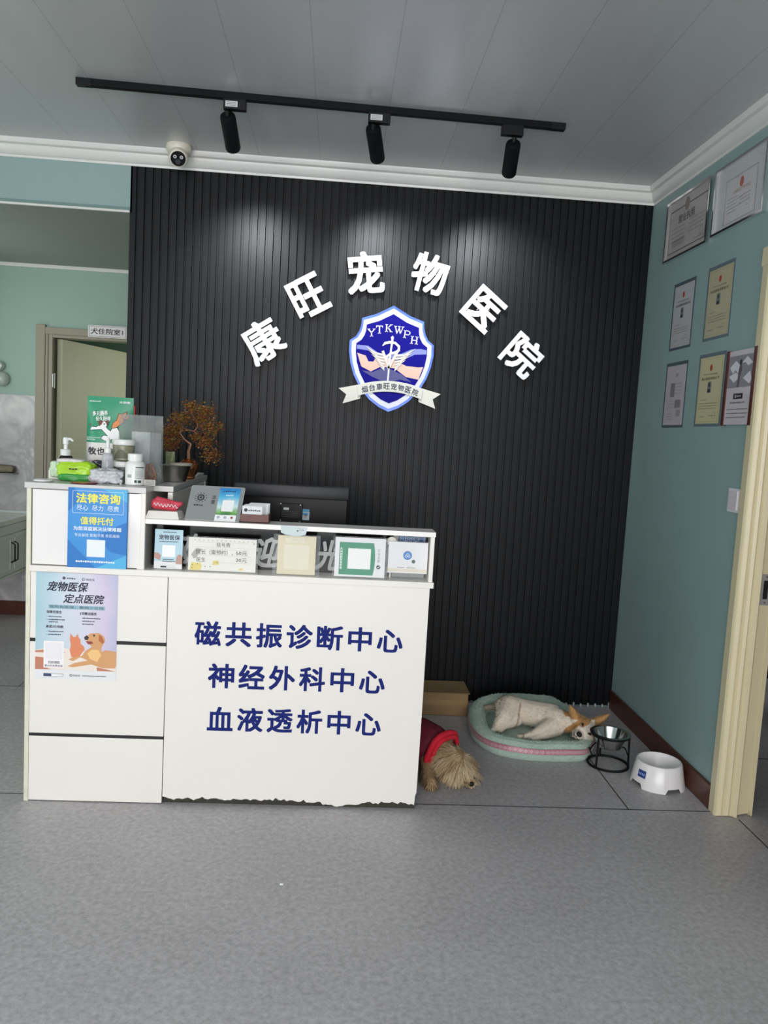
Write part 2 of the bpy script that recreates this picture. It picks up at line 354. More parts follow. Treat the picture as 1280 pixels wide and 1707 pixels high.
# ceiling cornice: swept profile
def cornice(name, pts):                    # pts: back run from far left to corner, or side run
    bm = B(); prof = [(0, 0), (.006, 0), (.008, .010), (.016, .014), (.026, .030), (.032, .052), (.046, .058), (.050, .066), (.054, .080), (0, .080)]   # (out, up)
    (ax, ay), (bx, by), mode = pts
    A, C = [], []
    for o_, z in prof:
        if mode == 'back': A.append(bm.verts.new((ax, ay-o_, 2.66+z))); C.append(bm.verts.new((bx-o_, by-o_, 2.66+z)))
        else: A.append(bm.verts.new((ax-o_, ay-o_, 2.66+z))); C.append(bm.verts.new((bx-o_, by, 2.66+z)))
    for i in range(len(prof)): j = (i+1) % len(prof); bm.faces.new((A[i], A[j], C[j], C[i]))
    bm.faces.new(A); bm.faces.new(C[::-1]); struct(name, bm, CORN, smooth=True)
cornice('trim_1', ((-3.2, 4.08), (XR, 4.08), 'back')); cornice('trim_2', ((XR, 4.08), (XR, -3.5), 'side'))
bm = B(); box(bm, XR-.014, XR, 2.918, 4.079, 0, .1, bev=.003); struct('baseboard_right', bm, SKIRT)
# right doorway casing
d1 = thing('door_1', (1.63, 2.88, 0), None, None, kind='structure')
pf = [(1.551, 2.918), (1.549, 2.876), (1.553, 2.866), (1.557, 2.861), (1.571, 2.857), (1.575, 2.864), (1.583, 2.866), (1.588, 2.859), (1.600, 2.855), (1.606, 2.861), (1.612, 2.862), (1.618, 2.853), (1.632, 2.850), (1.637, 2.854), (1.639, 2.870), (1.688, 2.872), (1.690, 2.864), (1.701, 2.863), (1.703, 2.93), (1.68, 2.93), (1.68, 2.916), (1.5632, 2.916), (1.5632, 2.918)]
bm = B(); zb = [random.uniform(0, .008) if i < 18 else 0 for i in range(len(pf))]; zb[13] = .022; zb[15] = .012; zb[16] = .03
a = [bm.verts.new((x, y, zb[i])) for i, (x, y) in enumerate(pf)]; b_ = [bm.verts.new((x, y, 2.12)) for x, y in pf]
for i in range(len(pf)): j = (i+1) % len(pf); bm.faces.new((a[i], a[j], b_[j], b_[i]))
bm.faces.new(a[::-1]); bm.faces.new(b_)
mk('door_frame', bm, CREAM, d1)
bm = B(); box(bm, 1.549, 1.703, 1.95, 2.93, 2.12, 2.19, bev=.004); box(bm, 1.549, 1.703, 1.95, 2.0, 0, 2.12, bev=.004); mk('door_frame_head', bm, CREAM, d1)
bm = B(); f = Fr((1.663, 2.870, .908)); slab(bm, f, -.018, .018, -.06, .06, 0, .003)
sp = mk('strike_plate', bm, mat('dull_zinc', (150, 148, 146), .5), d1)
bm = B(); slab(bm, f, -.010, .008, -.036, .036, .003, .0036); mk('latch_slot', bm, flatmat(20, 20, 20), sp)
bm = B()
for v in (-.05, .05): disc(bm, f, 0, v, .004, .0036, 12)
mk('screw', bm, flatmat(90, 88, 84), sp)
# far door
d2 = thing('door_2', (-1.6, 5.6, 0), None, None, kind='structure')
bm = B()
for (x0, x1, y0) in ((-2.092, -2.03, 5.590), (-2.03, -2.012, 5.597), (-2.012, -1.985, 5.604)): box(bm, x0, x1, y0, 5.73, 0, 2.035 if x0 < -2.05 else 2.0, bev=.002)
box(bm, -2.03, -1.12, 5.592, 5.73, 1.972, 2.018, bev=.002); box(bm, -2.012, -1.15, 5.606, 5.73, 1.952, 1.972, bev=.002); box(bm, -1.18, -1.11, 5.590, 5.73, 0, 2.03)
mk('door_frame', bm, GREIGE, d2)
bm = B(); M_ = Matrix.Translation((-1.972, 5.665, 0)) @ Matrix.Rotation(math.radians(74), 4, 'Z')
box(bm, .0, .90, -.04, 0, .01, 1.948, bev=.002, M=M_); lf = mk('door_leaf', bm, mat('olive_cream_door', (176, 178, 150), .45, ns=5, na=.05, stretch=(3, 3, .3)), d2)
for z in (1.66, .35):
    bm = B(); tube(bm, [(-1.983, 5.648, z-.05), (-1.983, 5.648, z+.05)], .006); box(bm, -1.985, -1.981, 5.61, 5.65, z-.045, z+.045); mk('hinge', bm, STEEL, d2)
# ------------------------------------------------------------------ slat wall sign
LET = mat('white_acrylic_letter', (214, 215, 217), .4)
wl = Fr((0, 4.062, 0))
for ch, cx, cz, w_, h_, rot, say in (('康', -.400, 1.853, .205, .21, 34, 'lowest on the left side of the wall arc'), ('旺', -.182, 2.087, .185, .205, 30, 'second from left in the wall arc'),
        ('宠', .098, 2.222, .195, .215, 8, 'left of the top of the wall arc'), ('物', .424, 2.238, .190, .205, -12, 'right of the top of the wall arc'),
        ('医', .711, 2.080, .185, .195, -38, 'halfway down the right of the wall arc'), ('院', .930, 1.862, .195, .20, -38, 'lowest on the right of the wall arc')):
    w_ *= .95; h_ *= .96; bm = B(); text(bm, wl, ch, cx-w_/2, cx+w_/2, cz-h_/2, cz+h_/2, 0, bold=.027, depth=.014, rot=math.radians(rot))
    for dx, dz in ((-.03, .0), (.03, 0)): tube(bm, [(cx+dx, 4.062, cz), (cx+dx, 4.081, cz)], .003, 6)
    mk('sign_character', bm, LET, label='white raised character %s, %s' % (ch, say), cat='sign letter', group='six white characters in an arc on the slat wall')
# shield logo
lg = thing('shield_emblem', (.26, 4.06, 1.536), 'blue and silver shield emblem with snake staff and wings, under the white arc of characters', 'emblem')
def shield(s, cx=.252, cz=1.80):
    P = [(0, .268), (.085, .222), (.158, .197)]
    P += [(.160, .165), (.168, .135), (.185, .105), (.215, .083)]
    P += [(.216, .03), (.206, -.03), (.186, -.09), (.150, -.155), (.10, -.21), (.05, -.245), (0, -.266)]
    Q = P+[(-x, z) for x, z in P[-2:0:-1]]
    return [(cx+x*s, cz+z*s) for x, z in Q]
lf_ = Fr((0, 4.060, 0))
SILV = mat('brushed_silver_border', (150, 160, 186), .3, .35, ns=8, na=.12)
bm = B(); poly(bm, lf_, shield(1.0), -.018, .012); mk('border', bm, SILV, lg)
bm = B(); pts = shield(1.012)
for i0, i1 in ((0, 2), (3, 5), (7, 9), (19, 21), (22, 24)):                  # blue glints of the outer bevel
    pass
BLUE = mat('deep_blue_enamel', (16, 12, 118), .5, ns=4, na=.1, spec=.08)
bm = B(); poly(bm, lf_, shield(1.0), .0122, .0126); mk('outer_bevel', bm, mat('blue_silver_bevel', (70, 100, 190), .3, .3, ns=14, na=.9), lg)
bm = B(); poly(bm, lf_, shield(.945), .0128, .016); mk('inner_border', bm, mat('pale_silver', (176, 180, 194), .35, .2), lg)
bm = B(); poly(bm, lf_, shield(.84), .0162, .0175); fld = mk('blue_field', bm, BLUE, lg)
E = lambda u, v: (.252+u, 1.80+v)
# painted hills
bm = B(); poly(bm, lf_, [E(-.176, .062), E(-.12, .060), E(-.07, .03), E(-.03, .02), E(.05, .03), E(.1, .055), E(.15, .06), E(.178, .055), E(.178, .035), E(.12, .03), E(.06, .0), E(0, .005), E(-.06, .0), E(-.10, .035), E(-.176, .042)], .0177)
mk('far_hill', bm, flatmat(110, 120, 176), fld)
bm = B(); poly(bm, lf_, [E(-.174, .022), E(-.13, .01), E(-.115, -.018), E(-.09, -.018), E(-.07, .015), E(-.03, .01), E(.02, -.005), E(.08, -.03), E(.14, -.033), E(.166, -.03), E(.145, -.095), E(.08, -.085), E(.02, -.045), E(-.05, -.04), E(-.10, -.068), E(-.15, -.045)], .0180)
mk('near_hill', bm, flatmat(204, 168, 152), fld)
bm = B(); poly(bm, lf_, [E(-.146, -.065), E(-.09, -.07), E(-.04, -.045), E(.0, -.05), E(.06, -.075), E(.11, -.11), E(.05, -.10), E(.0, -.115), E(-.05, -.11), E(-.1, -.09)], .0183); mk('dark_hill', bm, flatmat(66, 66, 118), fld)
EW = flatmat(240, 240, 240, .4)
# slab serif letters from bars
G = {'Y': [((0, 1), (.5, .5), .17), ((1, 1), (.5, .5), .13), ((.5, .5), (.5, 0), .17), ((-.1, 1), (.28, 1), .09), ((.72, 1), (1.1, 1), .09), ((.28, 0), (.72, 0), .09)],
     'T': [((0, 1), (1, 1), .13), ((.5, 1), (.5, 0), .17), ((.02, 1), (.02, .78), .08), ((.98, 1), (.98, .78), .08), ((.28, 0), (.72, 0), .09)],
     'K': [((.15, 1), (.15, 0), .17), ((.9, 1), (.2, .42), .12), ((.38, .58), (.9, 0), .17), ((-.05, 1), (.36, 1), .09), ((-.05, 0), (.36, 0), .09), ((.68, 1), (1.08, 1), .09), ((.7, 0), (1.1, 0), .09)],
     'W': [((0, 1), (.28, 0), .16), ((.28, 0), (.5, .8), .11), ((.5, .9), (.72, 0), .16), ((.72, 0), (1, 1), .11), ((-.14, 1), (.2, 1), .09), ((.36, 1), (.64, 1), .09), ((.8, 1), (1.14, 1), .09)],
     'P': [((.15, 1), (.15, 0), .17), ((.15, 1), (.7, 1), .1), ((.7, 1), (.9, .88), .12), ((.9, .9), (.9, .6), .16), ((.9, .62), (.7, .47), .12), ((.7, .47), (.15, .47), .1), ((-.05, 0), (.4, 0), .09), ((-.05, 1), (.2, 1), .09)],
     'H': [((.12, 1), (.12, 0), .17), ((.88, 1), (.88, 0), .17), ((.12, .5), (.88, .5), .1), ((-.08, 1), (.34, 1), .09), ((-.08, 0), (.34, 0), .09), ((.66, 1), (1.08, 1), .09), ((.66, 0), (1.08, 0), .09)]}
bm = B()
def bar2(bm, fr, a, b, w, d, d1=None):
    a, b = Vector(a), Vector(b); t = (b-a).normalized(); s = Vector((-t.y, t.x))*w/2; a = a-t*w*.25; b = b+t*w*.25
    poly(bm, fr, [tuple(a-s), tuple(b-s), tuple(b+s), tuple(a+s)], d, d1)
for ch, u, v, rot in (('Y', -.122, .107, 4), ('T', -.083, .125, 2), ('K', -.037, .136, 0), ('W', .011, .130, -2), ('P', .056, .112, -6), ('H', .095, .085, -4)):
    S = .036; c, q = math.cos(math.radians(rot)), math.sin(math.radians(rot))
    for a, b, w_ in G[ch]:
        f2 = lambda p: E(u+(p[0]*c*.95-p[1]*q)*S*(1.15 if ch == 'W' else .95), v+(p[0]*q+p[1]*c)*S)
        bar2(bm, lf_, f2(a), f2(b), w_*S, .0186, .0192)
mk('lettering', bm, flatmat(205, 206, 214, .5), fld)
bm = B()                                                            # staff and snake
poly(bm, lf_, [E(-.004, .098), E(-.008, .108), E(.0, .118), E(.008, .110), E(.006, .098), E(-.003, -.005), E(-.008, -.135), E(-.016, -.135), E(-.012, -.005)], .0194, .0204)
arc = [(-.048, .064), (-.035, .078), (-.012, .084), (.016, .082), (.036, .066), (.036, .046), (.018, .034), (-.004, .028), (-.022, .012), (-.022, -.02), (-.014, -.05)]
wd = [.003, .011, .012, .010, .011, .012, .011, .010, .009, .007, .004]
L_, R_ = [], []
for i, (x, z) in enumerate(arc):
    p, q = Vector(arc[max(0, i-1)]), Vector(arc[min(len(arc)-1, i+1)]); t = (q-p).normalized(); s = Vector((-t.y, t.x))*wd[i]*.6
    L_.append(E(x+s.x, z+s.y)); R_.append(E(x-s.x, z-s.y))
for i in range(len(arc)-1): poly(bm, lf_, [R_[i], R_[i+1], L_[i+1], L_[i]], .0206)
mk('snake_and_staff', bm, flatmat(205, 206, 214, .5), fld)
bm = B()
for s in (-1, 1):                                                   # wings and V
    for k in range(6):
        y0 = .03-.015*k; ln = .130-.016*k
        poly(bm, lf_, [E(s*.026-.006, y0-.017), E(s*(ln*.6)-.006, y0-.011), E(s*ln-.006, y0+.030-.005*k), E(s*(ln*.55)-.006, y0-.001), E(s*.026-.006, y0-.007)], .0208)
    bar2(bm, lf_, E(s*.036-.008, .036), E(-.010, -.045), .013, .0212)
mk('wings', bm, flatmat(196, 190, 182, .5), fld)
# ribbon
RB = mat('ivory_ribbon', (196, 195, 184), .4, ns=8, na=.06)
for s in (-1, 1):
    bm = B(); x = lambda t: .255+s*t; zt = 1.655 if s < 0 else 1.655
    poly(bm, lf_, [(x(.145), zt+.012), (x(.262), zt-.016), (x(.222), zt-.045), (x(.238), zt-.092), (x(.15), zt-.062)][::(1 if s > 0 else -1)], .010, .016)
    mk('ribbon_tail', bm, RB, lg)
bm = B(); N_ = 16; top, bot = [], []
for i in range(N_+1):
    t = -1+2*i/N_; top.append((.255+t*.168, 1.690-.030*t*t)); bot.append((.255+t*.162, 1.636-.030*t*t))
poly(bm, lf_, bot+top[::-1], .012, .022); rib = mk('ribbon', bm, RB, lg)
bm = B()
for i, ch in enumerate('烟台康旺宠物医院'):
    t = -1+2*(i+.5)/8; cx = .255+t*.148; cz = 1.663-.030*t*t; text(bm, lf_, ch, cx-.0155, cx+.0155, cz-.0165, cz+.0165, .0225, bold=.022, rot=-.34*t*.9)
mk('ribbon_lettering', bm, flatmat(44, 46, 72), rib)
# ------------------------------------------------------------------ ceiling fittings
tr = thing('ceiling_track', (-.1, 3.33, 2.74), 'long black lighting track fixed across the ceiling', 'lighting track')
bm = B(); MT = Matrix.Translation((-.107, 3.33, 0)) @ Matrix.Rotation(math.radians(1.55), 4, 'Z')
box(bm, -.96, .96, -.0140, .0140, 2.714, 2.7405, bev=.002, M=MT); box(bm, -.95, .95, -.005, .005, 2.7125, 2.714, M=MT); mk('rail', bm, BLACKM, tr)
for s in (-1, 1):
    bm = B(); box(bm, s*.955-.03, s*.955+.03, -.0150, .0150, 2.713, 2.7405, bev=.002, M=MT); mk('end_cap', bm, BLACK, tr)
TAG = ['leftmost spotlight on the black ceiling track, tilted right', 'middle spotlight on the black ceiling track', 'rightmost spotlight on the black ceiling track, nearly upright']
for i, (px, side, hp, d, pw) in enumerate(((-.475, -1, (-.505, 3.335, 2.655), (.055, .848, -.527), 30), (.105, -1, (.082, 3.35, 2.66), (.195, .839, -.508), 34), (.657, 1, (.668, 3.365, 2.648), (.10, .86, -.50), 30))):
    ly = 3.33+(px+.107)*math.tan(math.radians(1.55))
    t = thing('track_spotlight', (px, ly, 2.706), 'black cylinder '+TAG[i], 'spotlight', 'three black spotlights on the ceiling track')
    bm = B(); box(bm, px-.045, px+.045, ly-.016, ly+.016, 2.674, 2.7135, bev=.002); ad = mk('adapter', bm, BLACK, t)
    if i < 2:
        bm = B(); f = Fr((px-.012, ly-.0172, 2.692)); rect(bm, f, -.024, .024, -.011, .011, .0003)
        lb = mk('rating_label', bm, flatmat(205, 206, 208), ad, label='white rating label')
        bm = B()
        for r_ in range(3): bars(bm, f, -.02, .02, .004-.006*r_, .0035, .0006)
        mk('fine_print', bm, flatmat(120, 120, 122), lb)
    hp = Vector(hp); d = Vector(d).normalized(); bm = B(); tube(bm, [(hp.x, ly, 2.67), (hp.x, ly+.004, 2.655), hp+d*.004], [.010, .008, .008], 10); mk('swivel_arm', bm, BLACK, t)
    bm = B(); lathe(bm, [(.020, 0), (.029, .004), (.0315, .012), (.0315, .155), (.029, .160), (.027, .160), (.025, .145), (.002, .143)], hp-d*.006, 28, axis=d, cap1=False); mk('lamp_head', bm, BLACKM, t, smooth=True)
    l = bpy.data.lights.new('spot_beam', 'SPOT'); l.energy = pw; l.spot_size = math.radians(82); l.spot_blend = 1.0; l.shadow_soft_size = .02; l.color = (.92, .96, 1)
    lo = bpy.data.objects.new('spot_beam', l); COL.objects.link(lo); lo.location = hp+d*.157; lo.rotation_euler = (d+Vector((0, 0, -.26))).to_track_quat('-Z', 'Y').to_euler()
# camera dome
cc = thing('security_camera', (-.83, 3.99, 2.74), 'cream dome security camera under the ceiling at the slat wall', 'security camera')
CRM = mat('cream_camera_shell', (226, 220, 204), .35, ns=30, na=.04)
bm = B(); lathe(bm, [(.058, 0), (.060, -.004), (.060, -.022), (.052, -.034), (.044, -.040)], (-.828, 3.975, 2.740), 32); mk('base', bm, CRM, cc, smooth=True)
fd = Vector((.18, -.80, -.57)).normalized(); hc = Vector((-.828, 3.962, 2.690))
bm = B(); bmesh.ops.create_uvsphere(bm, u_segments=28, v_segments=18, radius=.045)
for v in bm.verts: v.co = v.co+hc
lathe(bm, [(.0455, .0), (.0455, .028), (.041, .043), (.0355, .0468)], hc, 32, axis=fd, cap0=False); mk('eyeball', bm, CRM, cc, smooth=True)
bm = B(); lathe(bm, [(.0350, .0460), (.0350, .0480)], hc, 32, axis=fd); fp = mk('lens_plate', bm, mat('matt_lens_plate', (22, 22, 26), .4, spec=.2), cc)
cu = fd.cross(Vector((0, 0, 1))).normalized()*-1; cvv = cu.cross(fd)*-1
cu = Vector((0, 0, 1)).cross(fd).normalized(); cu = -cu if cu.x < 0 else cu; cvv = cu.cross(fd); cvv = -cvv if cvv.z < 0 else cvv
cf = Fr(hc+fd*.0481, cu, cvv)
for u in (-.015, .015):
    bm = B(); annulus(bm, cf, u, .008, .003, .0082, 0.0004, 20); mk('infrared_lamp', bm, flatmat(200, 200, 202, .3), fp)
bm = B(); disc(bm, cf, 0, -.014, .0125, .0004); mk('lens', bm, mat('smoky_lens', (62, 62, 64), .1), fp)
# ------------------------------------------------------------------ reception counter
ct = thing('reception_counter', (-.36, 2.95, 0), 'white laminate reception counter with navy lettering', 'counter')
cF = 2.847
fc = Fr((0, cF, 0))
bm = B(); box(bm, -1.090, -1.074, cF, 3.70, 0, 1.160, bev=.001); mk('side_panel', bm, WHITEY, ct)
bm = B(); box(bm, -.700, -.682, cF+.004, 3.70, .884, 1.158); box(bm, -1.074, -.60, 3.66, 3.70, 0, 1.158); box(bm, -.62, -.602, 2.96, 3.66, 0, 1.158); mk('inner_side_panel', bm, WHITE, ct)
bm = B(); box(bm, -1.096, -.672, cF-.006, 3.72, 1.160, 1.181, bev=.0015); box(bm, -.68, -.60, 2.96, 3.72, 1.160, 1.181, bev=.0015); mk('high_top', bm, mat('white_worktop', (205, 203, 200), .3, ns=6, na=.04), ct)
bm = B(); box(bm, -1.070, -.690, cF+.002, cF+.018, .887, 1.157, bev=.001); mk('cabinet_door', bm, mat('white_gloss_door', (240, 236, 234), .12, ns=3, na=.02), ct)
bm = B(); box(bm, -1.0, -.70, cF+.02, 3.6, .9, 1.15); mk('cabinet_carcass', bm, WHITE, ct)
bm = B(); box(bm, -.6895, -.674, cF-.001, cF+.018, .884, 1.160, bev=.001); mk('front_post', bm, WHITE, ct)
bm = B(); box(bm, -1.074, .381, cF-.010, 2.99, .862, .884, bev=.0015); mk('ledge_slab', bm, WHITE, ct)
bm = B(); box(bm, -.6735, .379, cF-.002, 2.955, 1.052, 1.070, bev=.0012); mk('display_shelf_top', bm, mat('shelf_white', (244, 240, 236), .3), ct)
bm = B(); box(bm, .361, .376, cF, 2.955, .884, 1.052, bev=.001); mk('shelf_end_panel', bm, WHITE, ct)
bm = B(); box(bm, -.672, .361, 2.948, 2.954, .884, 1.052); bk = mk('black_glass_back', bm, BLACKG, ct)
f = Fr((0, 2.9478, 0)); GL = flatmat(188, 190, 190)
for ch, u0, u1 in (('欢', -.585, -.475), ('迎', -.300, -.190), ('光', -.062, .035), ('临', .195, .30)): bm = B(); text(bm, f, ch, u0, u1, .893, 1.010, .0008, bold=.03, shear=.25); mk('welcome_lettering', bm, GL, bk)
for z0, z1 in ((.616, .860), (.261, .603), (.004, .249)): bm = B(); box(bm, -1.073, -.588, cF, cF+.016, z0, z1, bev=.001); mk('lower_panel', bm, WHITE, ct)
for z0, z1 in ((.602, .617), (.248, .262)): bm = B(); box(bm, -1.073, -.588, cF+.001, cF+.012, z0, z1); mk('black_strip', bm, flatmat(24, 24, 24), ct, label='black inset strip')
bm = B(); pts = [(-.585, .864), (-.585, .03)]
u = -.585; zc_ = .028
for _ in range(90):
    u += .945/90; zc_ += random.uniform(-.006, .006); zc_ = max(.006, min(.028, zc_)); k = zc_+(random.uniform(0, .010) if random.random() < .2 else 0); pts.append((u, k))
pts += [(.362, .06), (.366, .07), (.368, .4), (.368, .864)]
poly(bm, fc, pts, -.016, -.0); mk('front_panel', bm, WHITE, ct)
bm = B(); box(bm, -.583, .364, cF+.016, cF+.028, 0, .862); box(bm, .350, .366, cF+.028, 3.45, 0, .862); mk('core_board', bm, mat('dark_chipboard', (58, 56, 50), .8, ns=60, na=.5, bump=.3, bs=150), ct)
bm = B(); box(bm, -.60, .366, 2.99, 3.55, .72, .745, bev=.002); mk('inner_desk_top', bm, WHITE, ct)
NAVY = mat('navy_vinyl_letter', (24, 38, 112), .6, spec=.15)
for s, u0, u1, v0, v1 in (('磁共振诊断中心', -.486, .280, .612, .704), ('神经外科中心', -.432, .222, .453, .546), ('血液透析中心', -.430, .216, .290, .382)):
    bm = B(); n = len(s); wch = (u1-u0)/(n+(n-1)*.16)
    for i, ch in enumerate(s):
        a = u0+i*wch*1.16; hh = (v1-v0); nar = .04 if ch == '中' else 0
        text(bm, fc, ch, a+wch*nar, a+wch*(1-nar), v0+(hh*.0), v1-(hh*.06 if ch == '心' else 0), .0006, bold=.028)
    mk('lettering', bm, NAVY, ct)
# blue flyer
fl = thing('legal_flyer', (-.84, cF, .884), 'blue legal consultation flyer pasted on the white cabinet door below the wipes', 'poster')
def gradient(name, stops, axis=2, lo=0, hi=1, rough=.45):
    m = bpy.data.materials.new(name); m.use_nodes = True; nt = m.node_tree; b = nt.nodes['Principled BSDF']; tc = nt.nodes.new('ShaderNodeTexCoord')
    s = nt.nodes.new('ShaderNodeSeparateXYZ'); nt.links.new(tc.outputs['Generated'], s.inputs[0]); n = nt.nodes.new('ShaderNodeTexNoise'); n.inputs['Scale'].default_value = 2.5
    nt.links.new(tc.outputs['Generated'], n.inputs[0]); a = nt.nodes.new('ShaderNodeMath'); a.operation = 'MULTIPLY_ADD'; a.inputs[1].default_value = .35
    sb = nt.nodes.new('ShaderNodeMath'); sb.operation = 'SUBTRACT'; sb.inputs[1].default_value = .17
    nt.links.new(n.outputs[0], a.inputs[0]); nt.links.new(s.outputs[axis], a.inputs[2]); nt.links.new(a.outputs[0], sb.inputs[0])
    cr = nt.nodes.new('ShaderNodeValToRGB'); e = cr.color_ramp.elements; e[0].position = stops[0][0]; e[0].color = rgb(*stops[0][1]); e[1].position = stops[-1][0]; e[1].color = rgb(*stops[-1][1])
    for p, c in stops[1:-1]: k = e.new(p); k.color = rgb(*c)
    nt.links.new(sb.outputs[0], cr.inputs[0]); nt.links.new(cr.outputs[0], b.inputs['Base Color']); b.inputs['Roughness'].default_value = rough; return m
f = Fr((-.942, cF-.0115, .884)); W_, H_ = .207, .286
bm = B(); slab(bm, f, 0, W_, 0, H_, -.0115, -.0105); poly(bm, f, [(0, 0), (W_, 0), (W_, H_), (0, H_)], -.0004, .0)
sh = mk('sheet', bm, mat('flyer_blue', (46, 142, 214), .35, ns=6, na=.2), fl)
bm = B(); poly(bm, f, [(0, .10), (.07, .03), (.10, 0), (0, 0)], .0004); poly(bm, f, [(.10, .12), (.207, .17), (.207, .05), (.15, .06)], .0004); poly(bm, f, [(0, .2), (.05, .25), (.02, .286), (0, .286)], .0004)
mk('darker_facets', bm, flatmat(40, 120, 196), sh)
bm = B(); poly(bm, f, [(.10, 0), (.207, .05), (.207, 0)], .0006); mk('lighter_facet', bm, flatmat(84, 180, 226), sh); bm = B(); poly(bm, f, [(.12, .286), (.207, .286), (.207, .24)], .0006); mk('lighter_facet', bm, flatmat(84, 180, 226), sh)
bm = B(); text(bm, f, '法律咨询', .028, .182, .232, .268, .001, bold=.03); mk('yellow_lettering', bm, flatmat(246, 236, 90), sh); bm = B(); text(bm, f, '值得托付', .044, .160, .156, .184, .001, bold=.025); mk('yellow_lettering', bm, flatmat(246, 236, 90), sh)
bm = B(); text(bm, f, '尽心  尽力  尽责', .03, .178, .206, .226, .001, bold=.005); text(bm, f, '为您深度解决法律难题', .02, .188, .134, .149, .001, bold=.02)
text(bm, f, '专业诚信 勤勉尽责 务实高效', .024, .182, .112, .124, .001); bars(bm, f, .030, .168, .019, .007, .001)
for a in ((.016, .194, .196, .1972), (.016, .194, .2748, .276), (.016, .0172, .196, .276), (.1928, .194, .196, .276)): rect(bm, f, *a, .001)
mk('white_lettering', bm, flatmat(236, 244, 250), sh)
bm = B(); rect(bm, f, .068, .132, .040, .102, .001); mk('white_square', bm, flatmat(236, 240, 244), sh)
# pet insurance poster
ps = thing('pet_insurance_poster', (-.91, cF, .465), 'pastel pet insurance poster with golden dog and ginger cat on the counter front', 'poster')
f = Fr((-1.053, cF-.0022, .466)); W_, H_ = .288, .394
bm = B(); slab(bm, f, 0, W_, 0, H_, -.0018, -.0006); sh = mk('sheet', bm, PAPER, ps)
bm = B(); rect(bm, f, 0, W_, .036, H_, .0); pc = mk('printed_background', bm, gradient('pastel_print', [(0, (168, 202, 214)), (.35, (204, 216, 228)), (.6, (218, 214, 228)), (.85, (210, 198, 222)), (1, (188, 188, 216))], 0), sh)
bm = B(); poly(bm, f, [(0, .036), (W_, .036), (W_, .055), (.2, .1), (.1, .118), (.06, .118), (0, .107)], .0004); mk('floor_print', bm, flatmat(238, 226, 216), pc)
bm = B(); poly(bm, f, [(0, .036), (.06, .036), (.03, .045), (.03, .08), (0, .082)], .0006); mk('rug_print', bm, flatmat(196, 128, 104), pc); bm = B(); poly(bm, f, [(0, .098), (.11, .1), (.06, .112), (0, .105)], .0006); mk('rug_print', bm, flatmat(196, 128, 104), pc); bm = B(); poly(bm, f, [(.22, .05), (W_, .036), (.22, .036)], .0006); mk('rug_print', bm, flatmat(196, 128, 104), pc)
bm = B(); poly(bm, f, [(.118, .075), (.135, .07), (.16, .085), (.185, .075), (.2, .06), (.24, .047), (.285, .048), (W_, .06), (W_, .11), (.25, .115), (.235, .108), (.235, .125), (.24, .135), (.248, .15), (.243, .165), (.225, .178), (.195, .175), (.178, .162), (.182, .15), (.19, .137), (.2, .125), (.178, .11), (.165, .09), (.13, .083)], .0008)
poly(bm, f, [(.115, .05), (.135, .047), (.2, .06), (.19, .075), (.14, .063)], .0009); dg_ = mk('golden_dog_print', bm, flatmat(216, 160, 108), pc)
bm = B(); poly(bm, f, [(.172, .160), (.182, .168), (.19, .160), (.185, .150), (.176, .150)], .0011); disc(bm, f, .208, .168, .004, .0011, 10); mk('nose_print', bm, flatmat(60, 50, 56), pc)
bm = B(); poly(bm, f, [(.178, .146), (.2, .146), (.206, .138), (.188, .134)], .0011); mk('mouth_print', bm, flatmat(150, 70, 70), pc)
bm = B(); poly(bm, f, [(.225, .172), (.236, .165), (.245, .145), (.238, .138), (.225, .15)], .0011); mk('ear_print', bm, flatmat(186, 106, 64), pc)
bm = B(); poly(bm, f, [(.20, .115), (.225, .115), (.235, .095), (.22, .07), (.195, .08), (.185, .1)], .0010); mk('chest_print', bm, flatmat(244, 196, 130), pc)
bm = B(); poly(bm, f, [(.128, .085), (.155, .083), (.165, .1), (.176, .115), (.17, .128), (.16, .135), (.16, .15), (.152, .16), (.150, .172), (.142, .16), (.134, .16), (.124, .172), (.122, .15), (.126, .13), (.122, .11)], .0007); mk('ginger_cat_print', bm, flatmat(226, 136, 96), pc)
bm = B(); text(bm, f, '宠物医保', .038, .184, .326, .362, .0008, bold=.022, shear=.25); text(bm, f, '定点医院', .096, .242, .284, .318, .0008, bold=.022, shear=.25)
text(bm, f, '保障范围全', .038, .092, .244, .255, .0008, bold=.02); text(bm, f, '3项赠送服务', .156, .216, .242, .253, .0008, bold=.02); text(bm, f, '承诺3日快赔', .036, .098, .190, .201, .0008, bold=.02)
mk('title_lettering', bm, flatmat(34, 32, 58), pc)
bm = B()
for a in ((.046, .092, .230), (.046, .104, .219), (.046, .080, .2105), (.165, .230, .228), (.165, .210, .217), (.165, .206, .206), (.046, .100, .175), (.046, .092, .164)): bars(bm, f, a[0], a[1], a[2], .005, .0008)
for v in (.232, .221, .177, .166): disc(bm, f, .040, v, .0012, .0008, 8)
text(bm, f, '扫码领取', .046, .088, .058, .068, .0014, bold=.02); text(bm, f, '第30天免费体验', .034, .098, .0465, .0545, .0014, bold=.01)
bars(bm, f, .168, .255, .014, .004, .0004); bars(bm, f, .108, .140, .371, .006, .0008); text(bm, f, '蚂蚁保', .176, .206, .368, .377, .0008); text(bm, f, '蚂蚁保', .136, .160, .012, .020, .0004)
annulus(bm, f, .166, .373, .0032, .0052, .0008); annulus(bm, f, .128, .016, .003, .005, .0004); disc(bm, f, .098, .375, .0055, .0008)
mk('small_lettering', bm, flatmat(74, 74, 96), pc)
bm = B(); rect(bm, f, .045, .245, .262, .276, .0006); bn = mk('subtitle_band', bm, flatmat(150, 186, 200), pc)
